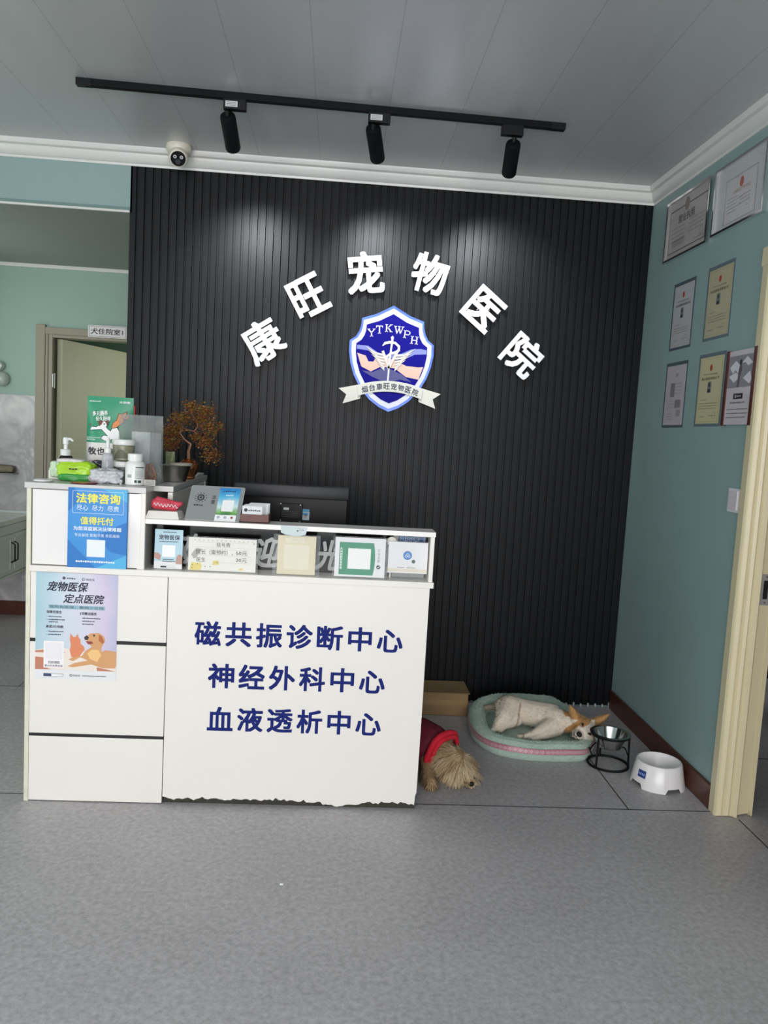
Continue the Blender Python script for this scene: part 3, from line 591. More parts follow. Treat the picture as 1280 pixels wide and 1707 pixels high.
bm = B(); text(bm, f, '猫狗有医保，看病少花钱', .048, .240, .2635, .2745, .001, bold=.005); mk('subtitle_lettering', bm, flatmat(70, 96, 108), bn)
bm = B(); rect(bm, f, .030, .102, .042, .142, .0010); rect(bm, f, .036, .096, .075, .136, .0012, 1); mk('white_card_print', bm, [flatmat(246, 240, 240), flatmat(236, 232, 236)], pc)
bm = B(); rect(bm, f, .030, .100, .010, .021, .0003); mk('badge_print', bm, flatmat(62, 70, 110), sh)
bm = B(); rect(bm, f, .058, .099, .011, .020, .0005); mk('badge_field_print', bm, flatmat(240, 240, 240), sh)
# ------------------------------------------------------------------ cards standing in the display gap (behind the lip)
ACR = clearmat('clear_acrylic', (235, 240, 240), .07, .05, .12)
def standing(name, u0, u1, v0, v1, y, lean, label, cat, paper, group='cards standing along the counter display ledge', acrylic=True, over=.008):
    t = thing(name, ((u0+u1)/2, y, .884), label, cat, group)
    Vv = Vector((0, math.sin(lean), math.cos(lean))); f = Fr((u0, y, .8845), (1, 0, 0), Vv)
    b0 = v0-.8845
    bm = B(); slab(bm, f, 0, u1-u0, max(b0, 0), v1-.8845, -.0012, 0); s = mk('card', bm, paper, t)
    if acrylic:
        bm = B(); slab(bm, f, -over, u1-u0+over, 0, v1-.8845+.004, -.0045, -.002); poly(bm, f, [(-over, 0), (u1-u0+over, 0), (u1-u0+over, .004), (-over, .004)], -.002, .018); mk('acrylic_holder', bm, ACR, t)
    return t, s, f, u1-u0, v1-.8845
t, s, f, W_, H_ = standing('insurance_card', -.645, -.544, .886, 1.030, 2.872, .06, 'small pale blue pet insurance card at the left end of the display ledge', 'card', PAPER, acrylic=False)
bm = B(); rect(bm, f, 0, W_, H_*.2, H_, .0003); mk('sky_print', bm, flatmat(184, 214, 226), s)
bm = B(); rect(bm, f, .028, .075, .045, .088, .0006); mk('white_square_print', bm, flatmat(240, 240, 240), s)
bm = B(); text(bm, f, '宠物医保', .014, .090, .108, .126, .0006, bold=.022); bars(bm, f, .03, .078, .134, .004, .0006); bars(bm, f, .016, .086, .099, .004, .0006); bars(bm, f, .032, .072, .034, .004, .0006); bars(bm, f, .03, .078, .027, .004, .0006); mk('lettering', bm, flatmat(34, 34, 60), s)
bm = B(); poly(bm, f, [(.078, .02), (.101, .02), (.101, .045), (.096, .055), (.086, .055), (.08, .045)], .0007); poly(bm, f, [(0, .04), (.022, .032), (.024, .05), (.014, .06), (0, .06)], .0007); mk('pet_print', bm, flatmat(190, 150, 138), s)
bm = B(); rect(bm, f, .024, .045, .006, .012, .0006); rect(bm, f, .045, .078, .0115, .012, .0006); rect(bm, f, .045, .078, .006, .0065, .0006); mk('badge_print', bm, flatmat(50, 50, 60), s)
t, s, f, W_, H_ = standing('price_card', -.521, -.276, .887, 1.008, 2.864, .05, 'handwritten registration fee card showing 50 and 20 yuan', 'card', mat('cream_note_paper', (234, 232, 224), .6, ns=14, na=.06))
bm = B(); text(bm, f, '挂号费', .100, .150, .092, .107, .0005); text(bm, f, '院长（需预约），', .028, .160, .062, .080, .0005); text(bm, f, '50元', .172, .212, .064, .079, .0005); text(bm, f, '医生', .030, .062, .036, .051, .0005); text(bm, f, '20元', .172, .212, .038, .053, .0005); mk('handwriting', bm, flatmat(52, 50, 46), s)
bm = B()
for v, a, b in ((.089, .02, .225), (.082, .02, .215), (.059, .03, .225), (.034, .09, .225), (.108, .03, .21)): rect(bm, f, a, b, v, v+.0006, .0004)
for k in range(14): rect(bm, f, .02+k*.016, .024+k*.016, .113, .116, .0004)
poly(bm, f, [(.01, .06), (.02, .075), (.03, .085), (.05, .08), (.04, .07), (.03, .05), (.02, .045)], .0003); mk('ruled_lines', bm, flatmat(176, 176, 164), s)
bm = B(); poly(bm, f, [(.006, .004), (.045, .004), (.05, .02), (.044, .032), (.03, .03), (.012, .032)], .0004); poly(bm, f, [(.088, .024), (.112, .026), (.11, .042), (.09, .04)], .0004); poly(bm, f, [(.18, .012), (.195, .018), (.2, .012), (.19, .008)], .0004); mk('yellow_doodle', bm, flatmat(226, 208, 128), s)
bm = B(); [disc(bm, f, u_, v_, .0018, .0006, 8) for u_, v_ in ((.016, .022), (.034, .026), (.062, .018), (.08, .018), (.236, .108), (.014, .012), (.105, .034))]; mk('dot_print', bm, flatmat(60, 58, 50), s)
t, s, f, W_, H_ = standing('beige_code_card', -.199, -.059, .887, 1.030, 2.866, .05, 'beige card in a clear holder at the middle of the display ledge', 'card', mat('beige_card', (222, 212, 186), .55, ns=8, na=.03), over=.016)
bm = B(); rect(bm, f, .024, .116, .022, .112, .0004); mk('pale_panel_print', bm, flatmat(230, 222, 202), s)
bm = B(); rect(bm, f, .030, .098, .118, .140, .0012); mk('tape', bm, clearmat('tape', (240, 236, 220), .45), s)
t, s, f, W_, H_ = standing('green_payment_card', .012, .198, .889, 1.034, 2.862, .05, 'green and white mobile payment card, turned on its side, in a clear holder', 'card', PAPER)
bm = B(); poly(bm, f, [(.016, .012), (.142, .012), (.147, .04), (.149, .07), (.147, .105), (.142, .132), (.016, .132)], .0003); g = mk('green_field', bm, flatmat(84, 150, 124), s)
bm = B(); rect(bm, f, .048, .132, .034, .110, .0006); mk('white_panel_print', bm, flatmat(242, 242, 240), g)
bm = B(); text(bm, f, '推荐使用微信支付', -.017, .063, .067, .076, .0006, bold=.02, rot=math.pi/2); bars(bm, f, .118, .1185, .05, .003, .0006); mk('white_lettering', bm, flatmat(240, 244, 240), g)
bm = B(); text(bm, f, '微信支付', .137, .187, .081, .090, .0005, bold=0, rot=math.pi/2); mk('grey_lettering', bm, flatmat(140, 142, 140), s)
bm = B(); disc(bm, f, .162, .044, .0075, .0005); ck = mk('check_badge_print', bm, flatmat(66, 88, 80), s)
bm = B(); bar2(bm, f, (.158, .044), (.161, .041), .002, .0008); bar2(bm, f, (.161, .041), (.166, .048), .002, .0008); mk('tick_print', bm, EW, ck)
t, s, f, W_, H_ = standing('blue_circle_paper', .209, .356, .910, 1.026, 2.868, .03, 'creased white paper with a blue circle in front of the number display', 'paper', PAPER)
bm = B(); disc(bm, f, .072, .092, .0165, .0004, 32); bc = mk('blue_circle_print', bm, flatmat(92, 142, 200), s)
bm = B(); annulus(bm, f, .072, .095, .0035, .0050, .0007); annulus(bm, f, .067, .089, .0030, .0045, .0007); annulus(bm, f, .077, .089, .0030, .0045, .0007); mk('swirl_print', bm, EW, bc)
bm = B(); disc(bm, f, .095, .070, .007, .0004); mk('grey_badge_print', bm, flatmat(92, 110, 108), s)
bm = B(); bars(bm, f, .036, .062, .044, .004, .0004); bars(bm, f, .070, .104, .044, .004, .0004); mk('fine_print', bm, flatmat(150, 150, 150), s)
bm = B(); rect(bm, f, 0, W_, .030, .042, .0003); mk('creased_edge', bm, flatmat(226, 216, 200), s)
# price display + disc behind that paper, paper strip
cdp = thing('customer_display', (.29, 2.925, .884), 'blue number display behind the creased white paper on the ledge', 'display')
bm = B(); box(bm, .228, .352, 2.915, 2.940, .885, 1.049, bev=.002); hs = mk('housing', bm, mat('grey_plastic', (150, 152, 148), .4), cdp)
bm = B(); f = Fr((.246, 2.9148, 1.018)); rect(bm, f, 0, .105, 0, .030, .0004); sc_ = mk('screen', bm, flatmat(44, 66, 110, .15), cdp)
bm = B(); text(bm, f, '1 Q88R', .100, .004, .003, .025, .0008); mk('digits', bm, flatmat(130, 160, 190), sc_)
bm = B(); lathe(bm, [(.016, 0), (.018, .002), (.018, .006), (.014, .009)], (.222, 2.905, 1.022), 24, axis=(0, -1, 0)); box(bm, .219, .225, 2.905, 2.912, .884, 1.02)
mk('round_holder', bm, WHITE, label='white round cap standing just left of the blue number display', cat='holder', smooth=True)
bm = B(); f = Fr((-.190, 2.8445, 1.026), (1, 0, 0), (0, 0, 1)); poly(bm, f, [(.0, .044), (.098, .040), (.092, .012), (.06, .006), (.02, .010), (.002, .018)], -.0, .0006)
pt_ = mk('paper_strip', bm, flatmat(206, 218, 220), label='torn pale paper strip taped to the shelf edge above the beige card', cat='paper')
bm = B(); disc(bm, f, .062, .026, .003, .001, 10); bars(bm, f, .066, .086, .028, .003, .001); mk('marks', bm, flatmat(90, 90, 96), pt_)
# ------------------------------------------------------------------ on the display shelf (z 1.070)
ZS = 1.0705
bm = B(); a = [(-.676, 2.852), (-.556, 2.852), (-.548, 2.93), (-.672, 2.93)]; b_ = [(-.668, 2.866), (-.566, 2.866), (-.560, 2.925), (-.664, 2.925)]
A_ = [bm.verts.new((x, y, ZS)) for x, y in a]; C_ = [bm.verts.new((x, y, ZS+.027)) for x, y in b_]
for i in range(4): bm.faces.new((A_[i], A_[(i+1) % 4], C_[(i+1) % 4], C_[i]))
bm.faces.new(A_[::-1]); bm.faces.new(C_); mk('white_stand', bm, WHITE, label='low white sloped stand under the red pouch', cat='stand')
pc_ = thing('red_pouch', (-.605, 2.89, ZS+.027), 'red fabric pouch with white script lying on the white stand', 'pouch')
RED = mat('coral_red_fabric', (206, 62, 82), .5, ns=12, na=.15, bump=.15, bs=60)
bm = blob([((-.648, 2.885, 1.118), .016, (-.58, 2.895, 1.108), .012), ((-.648, 2.885, 1.126), .016, (-.60, 2.89, 1.120), .014), ((-.58, 2.895, 1.110), .011, (-.560, 2.90, 1.125), .009), ((-.640, 2.885, 1.140), .010, (-.57, 2.895, 1.126), .007)], .003, 3)
pc2 = mk('body', bm, RED, pc_, smooth='all')
bm = B(); f = Fr((-.655, 2.8685, 1.112), (1, .12, -.06), (0, .0, 1)); P_ = []
for k in range(60): tt = k/59; P_.append(f.pt(.004+tt*.085, .009+.005*math.sin(tt*44)+.002*math.sin(tt*11), .0015))
tube(bm, P_, .0011, 5); mk('white_script', bm, EW, pc2)
# slanted grey acrylic sign
sg = thing('grey_acrylic_sign', (-.44, 2.865, ZS), 'slanted grey acrylic desk sign holding a blue card', 'desk sign')
V_ = Vector((.011, .070, .122)); hs_ = V_.length; f = Fr((-.539, 2.865, ZS), (1, 0, 0), V_)
f.V = V_.normalized(); f.N = f.U.cross(f.V).normalized(); W_ = .197
def rrect(u0, u1, v0, v1, r, n=4):
    P = []
    for cx, cy, a0 in ((u1-r, v0+r, -90), (u1-r, v1-r, 0), (u0+r, v1-r, 90), (u0+r, v0+r, 180)):
        for k in range(n+1): a = math.radians(a0+90*k/n); P.append((cx+r*math.cos(a), cy+r*math.sin(a)))
    return P
bm = B(); poly(bm, f, rrect(0, W_, 0, hs_, .007), -.003, 0); pl = mk('panel', bm, mat('grey_acrylic', (142, 146, 146), .25, ns=3, na=.05), sg)
bm = B(); poly(bm, Fr((-.539, 2.865, ZS), (1, 0, 0), (0, 1, 0)), [(0, 0), (W_, 0), (W_, .075), (0, .075)], 0, .003); mk('foot', bm, mat('grey_acrylic', (142, 146, 146)), sg)
bm = B(); annulus(bm, f, .042, .092, .008, .013, .0005); disc(bm, f, .042, .092, .0045, .0005)
for k in range(11): a = 2*math.pi*k/11; disc(bm, f, .042+.020*math.cos(a), .092+.018*math.sin(a), .0022, .0005, 6)
bars(bm, f, .022, .056, .058, .0065, .0005); text(bm, f, '法', .082, .096, .088, .104, .0005, bold=.02); text(bm, f, '宠', .081, .096, .068, .085, .0005, bold=.02); mk('black_print', bm, flatmat(46, 48, 50), pl)
bm = B(); rect(bm, f, .106, .182, .0, .135, .0008); cdd = mk('blue_card', bm, gradient('sky_meadow_print', [(0, (244, 244, 244)), (.14, (240, 244, 244)), (.17, (40, 96, 64)), (.3, (120, 178, 96)), (.45, (206, 226, 226)), (.7, (90, 184, 222)), (1, (36, 128, 196))], 2), pl)
bm = B(); rect(bm, f, .106, .182, .0, .026, .0011); poly(bm, f, rrect(.124, .166, .040, .086, .003), .0011); bars(bm, f, .132, .160, .103, .005, .0011); mk('white_panels', bm, flatmat(240, 242, 242), cdd)
bm = B(); bars(bm, f, .122, .166, .119, .006, .0011); text(bm, f, '▲', .116, .121, .118, .124, .0011) ; mk('dark_lettering', bm, flatmat(30, 60, 110), cdd)
bm = B(); [annulus(bm, f, u_, .016, .0025, .0048, .0014, 16) for u_ in (.119, .143)]; mk('blue_icons', bm, flatmat(70, 100, 130), cdd)
bm = B(); disc(bm, f, .167, .016, .0048, .0014, 16); mk('red_icon', bm, flatmat(170, 80, 90), cdd)
# card holder
WOOD = mat('red_brown_wood', (98, 52, 42), .45, ns=20, na=.3, stretch=(1, 4, 6))
bm = B()
for a in ((-.340, -.236, 2.872, 2.877, ZS, ZS+.030), (-.340, -.236, 2.955, 2.96, ZS, ZS+.030), (-.340, -.335, 2.877, 2.955, ZS, ZS+.030), (-.241, -.236, 2.877, 2.955, ZS, ZS+.030), (-.340, -.236, 2.872, 2.96, ZS, ZS+.004)): box(bm, *a, bev=.001)
mk('business_card_holder', bm, WOOD, label='brown wooden holder full of business cards beside the grey sign', cat='card holder')
for k in range(7):
    x0 = -.334+k*.0025+(.008 if k > 3 else 0); y0 = 2.880+k*.010; bm = B(); box(bm, x0, x0+.072, y0, y0+.0012, ZS+.005, ZS+.060+k*.0012)
    c_ = mk('business_card', bm, PAPER if k % 2 else flatmat(222, 226, 228), label='white business card with a round black logo, frontmost in the wooden holder' if k == 0 else None and '', cat='business card', group='business cards in the wooden holder')
    if k: c_['label'] = ['', 'white business card directly behind the frontmost card in the holder', 'third business card from the front in the wooden holder', 'fourth business card from the front in the wooden holder', 'fifth business card from the front, shifted right in the wooden holder', 'second rearmost business card in the wooden holder', 'rearmost and tallest standing business card in the wooden holder'][k]
    if k == 0:
        bm = B(); f = Fr((x0, y0-.0003, ZS+.005)); disc(bm, f, .013, .040, .0065, .0004); bars(bm, f, .022, .067, .036, .006, .0004); disc(bm, f, .040, .024, .001, .0004, 6); mk('black_print', bm, flatmat(40, 42, 50), c_)
# monitor seen from behind
mo = thing('monitor', (-.17, 3.32, .745), 'black computer monitor seen from behind, above the counter shelf', 'monitor')
bm = B(); box(bm, -.408, .056, 3.262, 3.285, .86, 1.185, bev=.004); mk('screen_shell', bm, BLACK, mo)
bm = B(); box(bm, -.412, .060, 3.225, 3.29, 1.137, 1.190, bev=.006); mk('top_hump', bm, mat('soft_black_plastic', (30, 31, 34), .5, ns=20), mo, smooth=True)
bm = B(); box(bm, -.22, -.13, 3.25, 3.262, 1.035, 1.112, bev=.002); vp = mk('mount_plate', bm, BLACK, mo)
f = Fr((0, 3.2495, 0)); bm = B()
for x, z in ((-.220, 1.110), (-.139, 1.108), (-.219, 1.041), (-.139, 1.038)): disc(bm, f, x, z, .0028, .0008, 12, d1=.0015)
mk('screw', bm, flatmat(190, 190, 190, .3), vp)
bm = B(); rect(bm, f, -.208, -.186, 1.085, 1.095, .0008); mk('white_sticker', bm, flatmat(210, 212, 212), vp)
bm = B()
for z in (1.08, 1.073, 1.066, 1.059): bars(bm, f, -.214, -.142, z-.003, .0035, .0008)
mk('fine_print', bm, flatmat(74, 74, 76), vp)
f = Fr((-.134, 3.2615, 1.045)); bm = B(); rect(bm, f, 0, .033, 0, .046, .0006); bs_ = mk('blue_sticker', bm, flatmat(190, 206, 214), mo)
bm = B(); rect(bm, f, 0, .033, .034, .046, .001); rect(bm, f, .004, .028, .020, .031, .001); mk('blue_print', bm, flatmat(80, 150, 190), bs_)
bm = B(); disc(bm, f, .017, .016, .007, .001, 16); mk('red_print', bm, flatmat(190, 150, 140), bs_)
bm = B(); box(bm, -.20, -.14, 3.29, 3.32, .76, 1.05, bev=.004); box(bm, -.28, -.06, 3.24, 3.42, .745, .757, bev=.004); mk('stand', bm, BLACK, mo)
# ------------------------------------------------------------------ on the high top (z 1.181)
ZT = 1.1815
# pet food bag
bg_ = thing('pet_food_bag', (-.895, 3.18, ZT), 'tall green and white pet food bag with cartoon dogs on the counter top', 'pet food bag')
def bagmesh(x0, x1, y, z0, z1, dep, nx=10, nz=16, crump=.0015, lean=.0):
    bm = B(); F_, K_ = [], []
    for j in range(nz+1):
        t = j/nz; dd = dep*(1-t**1.8*.93); r1, r2 = [], []
        for i in range(nx+1):
            s = i/nx; bul = math.sqrt(max(0, 1-(2*s-1)**4)); xx = x0+(x1-x0)*s+(.004*(1-t)*(1 if s > .5 else -1)); zz = z0+(z1-z0)*t
            nn = noise.noise(Vector((s*4+x0*50, t*5, 3)))*crump*2
            r1.append(bm.verts.new((xx, y-dd*.5*bul+nn+lean*t, zz))); r2.append(bm.verts.new((xx, y+dd*.5*bul+.001+lean*t, zz)))
        F_.append(r1); K_.append(r2)
    for j in range(nz):
        for i in range(nx):
            bm.faces.new((F_[j][i], F_[j][i+1], F_[j+1][i+1], F_[j+1][i])); bm.faces.new((K_[j][i+1], K_[j][i], K_[j+1][i], K_[j+1][i+1]))
        bm.faces.new((K_[j][0], F_[j][0], F_[j+1][0], K_[j+1][0])); bm.faces.new((F_[j][nx], K_[j][nx], K_[j+1][nx], F_[j+1][nx]))
    for i in range(nx): bm.faces.new((F_[nz][i], F_[nz][i+1], K_[nz][i+1], K_[nz][i])); bm.faces.new((K_[0][i], K_[0][i+1], F_[0][i+1], F_[0][i]))
    return bm
bm = bagmesh(-.990, -.812, 3.19, ZT, 1.505, .07)
for fx in bm.faces:
    if fx.calc_center_median().z < 1.325: fx.material_index = 1
bb = mk('bag', bm, [mat('green_foil_print', (52, 150, 112), .32, ns=5, na=.06), mat('white_foil_print', (226, 222, 220), .35)], bg_, smooth=True)
f = Fr((-.988, 3.151, ZT), (1, 0, 0), (0, .075, 1)); D = .001
bm = B(); text(bm, f, '多元膳养', .024, .082, .248, .268, D, bold=.02, rot=.08); text(bm, f, '长久陪伴', .036, .094, .228, .247, D, bold=.02, rot=.02); text(bm, f, '天然粮', .125, .168, .300, .309, D, bold=.02); bars(bm, f, .01, .055, .302, .004, D); bars(bm, f, .006, .04, .152, .004, D); bars(bm, f, .006, .07, .160, .003, D); mk('white_lettering', bm, EW, bb)
bm = B(); text(bm, f, '牧也纯', .012, .108, .094, .124, D, bold=.03); mk('black_lettering', bm, flatmat(24, 24, 26), bb)
bm = B(); bars(bm, f, .016, .10, .066, .008, D); mk('pink_print', bm, flatmat(186, 140, 146), bb)
def outline(f, pts, w, d):
    bm = B()
    for i in range(len(pts)): bar2(bm, f, pts[i], pts[(i+1) % len(pts)], w, d)
    return bm
DOGW = [(.085, .170), (.060, .195), (.015, .190), (.022, .204), (.040, .203), (.052, .212), (.058, .226), (.076, .228), (.082, .214), (.078, .205), (.086, .196), (.096, .190), (.10, .2), (.12, .205), (.13, .19), (.135, .155), (.12, .150), (.10, .158), (.095, .148), (.075, .150), (.058, .160), (.07, .172)]
DOGO = [(.098, .200), (.104, .222), (.118, .235), (.125, .262), (.134, .258), (.144, .262), (.155, .270), (.155, .256), (.165, .250), (.160, .238), (.145, .226), (.13, .215), (.118, .205)]
for P_ in (DOGW, DOGO): mk('dog_outline_print', outline(f, P_, .0018, D+.0002), flatmat(46, 40, 40), bb)
bm = B(); poly(bm, f, [(.085, .170), (.060, .195), (.015, .190), (.022, .204), (.040, .203), (.052, .212), (.058, .226), (.076, .228), (.082, .214), (.078, .205), (.086, .196), (.096, .190), (.10, .2), (.12, .205), (.13, .19), (.135, .155), (.12, .150), (.10, .158), (.095, .148), (.075, .150), (.058, .160), (.07, .172)], D); mk('white_dogs_print', bm, EW, bb)
bm = B(); poly(bm, f, [(.046, .222), (.052, .232), (.066, .226), (.06, .214), (.052, .206)], D+.0003); poly(bm, f, [(.072, .228), (.084, .232), (.088, .222), (.080, .214)], D+.0003); poly(bm, f, [(.012, .210), (.018, .206), (.020, .218)], D+.0003); mk('brown_patches_print', bm, flatmat(110, 66, 48), bb)
bm = B(); poly(bm, f, [(.098, .200), (.104, .222), (.118, .235), (.125, .262), (.134, .258), (.144, .262), (.155, .270), (.155, .256), (.165, .250), (.160, .238), (.145, .226), (.13, .215), (.118, .205)], D); mk('orange_dog_print', bm, flatmat(226, 142, 84), bb)
bm = B(); poly(bm, f, [(.142, .242), (.160, .240), (.154, .228), (.146, .230)], D+.0003); disc(bm, f, .152, .249, .003, D+.0003, 8); disc(bm, f, .070, .216, .003, D+.0003, 8); disc(bm, f, .083, .214, .003, D+.0003, 8); disc(bm, f, .140, .254, .0025, D+.0003, 8); mk('dark_details_print', bm, flatmat(50, 28, 26), bb)
bm = B(); box(bm, -.808, -.803, 3.178, 3.196, 1.43, 1.475, bev=.001); mk('red_side_tab', bm, flatmat(170, 44, 40), bg_)
# pump bottle
t = thing('pump_bottle', (-1.052, 3.14, ZT), 'dark bottle with a white pump top at the left end of the counter top', 'bottle')
bm = B(); lathe(bm, [(.030, 0), (.031, .004), (.031, .066), (.024, .082), (.014, .090)], (-1.055, 3.14, ZT), 28); mk('bottle_body', bm, mat('dark_brown_bottle', (34, 26, 24), .2), t, smooth=True)
bm = B(); lathe(bm, [(.020, .086), (.020, .106), (.018, .109), (.008, .110), (.008, .128), (.011, .130), (.011, .150), (.009, .156), (.002, .157)], (-1.055, 3.14, ZT), 24); tube(bm, [(-1.055, 3.14, ZT+.150), (-1.035, 3.135, ZT+.150), (-1.024, 3.132, ZT+.143)], [.006, .005, .004], 8); mk('pump', bm, mat('white_plastic', (232, 233, 230), .3), t, smooth=True)
WP = MC['white_plastic']
# wipes pack
t = thing('wipes_pack', (-.965, 3.0, ZT), 'lime green soft pack of wet wipes on the counter top', 'wipes')
def pillow(cx, cy, cz, sx, sy, sz, n=14, amp=.004, seed=0, p=.55):
    bm = B(); bmesh.ops.create_cube(bm, size=2); bmesh.ops.subdivide_edges(bm, edges=bm.edges[:], cuts=n, use_grid_fill=True)
    for v in bm.verts:
        c = v.co.copy(); c = Vector([math.copysign(abs(a)**1.0, a) for a in c]); L = (abs(c.x)**4+abs(c.y)**4+abs(c.z)**4)**.25; c /= L
        nn = noise.noise(c*2.3+Vector((seed, seed*2, 0)))*amp+noise.noise(c*6+Vector((seed, 5, seed)))*amp*.5
        q = Vector((c.x*sx, c.y*sy, c.z*sz)); v.co = Vector((cx, cy, cz))+q+q.normalized()*nn
        if v.co.z < cz-sz*.96: v.co.z = cz-sz*.96
    return bm
bm = pillow(-.966, 3.0, ZT+.036, .068, .038, .038, amp=.006, seed=2); wb = mk('pack', bm, mat('lime_green_film', (168, 214, 40), .3, ns=16, na=.3, bump=.3, bs=30), t, smooth='all')
bm = pillow(-.958, 2.975, ZT+.014, .066, .018, .0142, amp=.003, seed=4); mk('dark_green_base', bm, mat('green_film', (52, 148, 60), .3, ns=20, na=.2), t, smooth='all')
bm = pillow(-.985, 3.0, ZT+.074, .050, .03, .008, amp=.004, seed=9); mk('pulled_wipe', bm, mat('pale_tissue', (222, 214, 214), .7, bump=.3, bs=50), t, smooth='all')
bm = pillow(-1.040, 2.99, ZT+.040, .018, .02, .030, amp=.005, seed=5); mk('crimped_end', bm, mat('pale_green_film', (198, 220, 190), .3, bump=.3, bs=60), t, smooth='all')
bm = B(); f = Fr((-.966, 2.9585, ZT+.040)); text(bm, f, 'simba', -.020, .012, 0, .010, .0015, bold=.01, keep=False) if False else bars(bm, f, -.016, .016, .002, .007, .0015); mk('dark_logo', bm, flatmat(50, 60, 30), wb)
# white box and disc at far left
bm = B(); box(bm, -1.078, -1.035, 3.02, 3.07, ZT, ZT+.034, bev=.003); mk('white_carton', bm, WHITE, label='small white carton behind the wipes at the left end of the counter top', cat='box')
bm = B(); lathe(bm, [(.030, 0), (.034, .002), (.034, .006), (.028, .009), (.004, .010)], (-1.050, 2.895, ZT), 32); mk('flat_disc_box', bm, WP, label='flat white round container at the front left of the counter top', cat='container', smooth=True)
bm = B(); lathe(bm, [(.040, 0), (.046, .003), (.046, .005), (.038, .006), (.003, .006)], (-.905, 2.890, ZT), 36); mk('red_dish', bm, mat('dark_red_plastic', (140, 36, 44), .3), label='flat dark red round dish in front of the wipes', cat='dish', smooth=True)
# crumpled foil packs
bm = pillow(-.842, 2.945, ZT+.026, .056, .028, .027, amp=.012, seed=12); mk('crumpled_pack', bm, mat('crumpled_white_plastic', (200, 202, 206), .25, ns=25, na=.25, bump=.6, bs=45), label='crumpled white plastic pack between the wipes and the white bottle', cat='plastic pack', smooth='all')
bm = pillow(-.885, 3.065, ZT+.052, .045, .02, .022, amp=.014, seed=21); mk('dark_foil_sachet', bm, mat('dark_silver_foil', (84, 86, 92), .22, .5, ns=14, na=.6, bump=.8, bs=30), label='dark silver foil sachet heaped behind the crumpled white pack', cat='sachet', smooth='all')
# clear spray bottle
t = thing('spray_bottle', (-.854, 3.0, ZT), 'small clear spray bottle in front of the pet food bag', 'bottle')
bm = B(); lathe(bm, [(.020, 0), (.021, .003), (.021, .095), (.016, .108), (.010, .112)], (-.854, 3.0, ZT), 24); mk('bottle_body', bm, clearmat('clear_bottle', (206, 206, 212), .5, .08), t, smooth=True)
bm = B(); lathe(bm, [(.012, .110), (.012, .128), (.007, .130), (.007, .160), (.004, .168)], (-.854, 3.0, ZT), 20); mk('spray_top', bm, WP, t, smooth=True)
# jars
for i, (z0, lb, c) in enumerate(((ZT, 'lower of two stacked round jars with white lids, behind the white bottle', (96, 98, 96)), (ZT+.083, 'upper of two stacked round jars with white lids, patterned olive label', (136, 134, 112)))):
    t = thing('round_jar', (-.812, 3.06, z0), lb, 'jar', 'two stacked jars on the counter top'); z1 = .080
    bm = B(); lathe(bm, [(.038, 0), (.041, .003), (.041, .056), (.038, .058)], (-.812, 3.06, z0), 36); jb = mk('jar_body', bm, mat('jar_label_%d' % i, c, .35, ns=70, na=.55), t, smooth=True)
    bm = B(); lathe(bm, [(.042, .058), (.043, .060), (.043, .076), (.041, .079), (.003, .0795)], (-.812, 3.06, z0), 36); mk('lid', bm, WP, t, smooth=True)
    bm = B(); pr = []
    for k in range(13): a = math.radians(-125+k*(70 if i else 40)/12.0+(0 if i else 0)); pr.append(a)
    for k in range(12):
        q = [(-.812+.0414*math.cos(pr[j]), 3.06+.0414*math.sin(pr[j])) for j in (k, k+1)]
        h0, h1 = (.008, .020+.022*math.sin(math.pi*(k+.5)/12)) if i else (.010, .046)
        bm.faces.new([bm.verts.new((q[0][0], q[0][1], z0+h0)), bm.verts.new((q[1][0], q[1][1], z0+h0)), bm.verts.new((q[1][0], q[1][1], z0+h1)), bm.verts.new((q[0][0], q[0][1], z0+h1))])
    mk('label_print', bm, flatmat(98, 100, 80) if i else flatmat(190, 198, 194), jb)
# white pill bottle
t = thing('white_pill_bottle', (-.738, 2.945, ZT), 'white plastic supplement bottle at the front of the counter top', 'bottle')
bm = B(); lathe(bm, [(.033, 0), (.0355, .003), (.0355, .072), (.032, .083), (.024, .089), (.024, .094)], (-.738, 2.945, ZT), 36); pb = mk('bottle_body', bm, WP, t, smooth=True)
bm = B(); lathe(bm, [(.0265, .091), (.0275, .093), (.0275, .112), (.025, .115), (.003, .1155)], (-.738, 2.945, ZT), 36); mk('cap', bm, mat('white_cap', (240, 240, 238), .3), t, smooth=True)
def wrap(bm, cx, cy, r, a0, a1, z0, z1, n=8, mi=0):
    for k in range(n):
        q = [math.radians(a0+(a1-a0)*(k+j)/n) for j in (0, 1)]
        bm.faces.new([bm.verts.new((cx+r*math.cos(q[j]), cy+r*math.sin(q[j]), z)) for j, z in ((0, z0), (1, z0), (1, z1), (0, z1))]).material_index = mi
bm = B(); wrap(bm, -.738, 2.945, .0358, -75, -20, ZT+.064, ZT+.068); wrap(bm, -.738, 2.945, .0358, -80, -66, ZT+.010, ZT+.020, 2); wrap(bm, -.738, 2.945, .0358, -60, -40, ZT+.010, ZT+.019, 2); mk('dark_print', bm, flatmat(30, 50, 46), pb)
bm = B()
for k in range(7): wrap(bm, -.738, 2.945, .0357, -78, -24+random.uniform(-8, 0), ZT+.026+k*.005, ZT+.0285+k*.005, 6)
wrap(bm, -.738, 2.945, .0357, -125, -98, ZT+.028, ZT+.040, 4); mk('grey_print', bm, flatmat(160, 170, 168), pb)
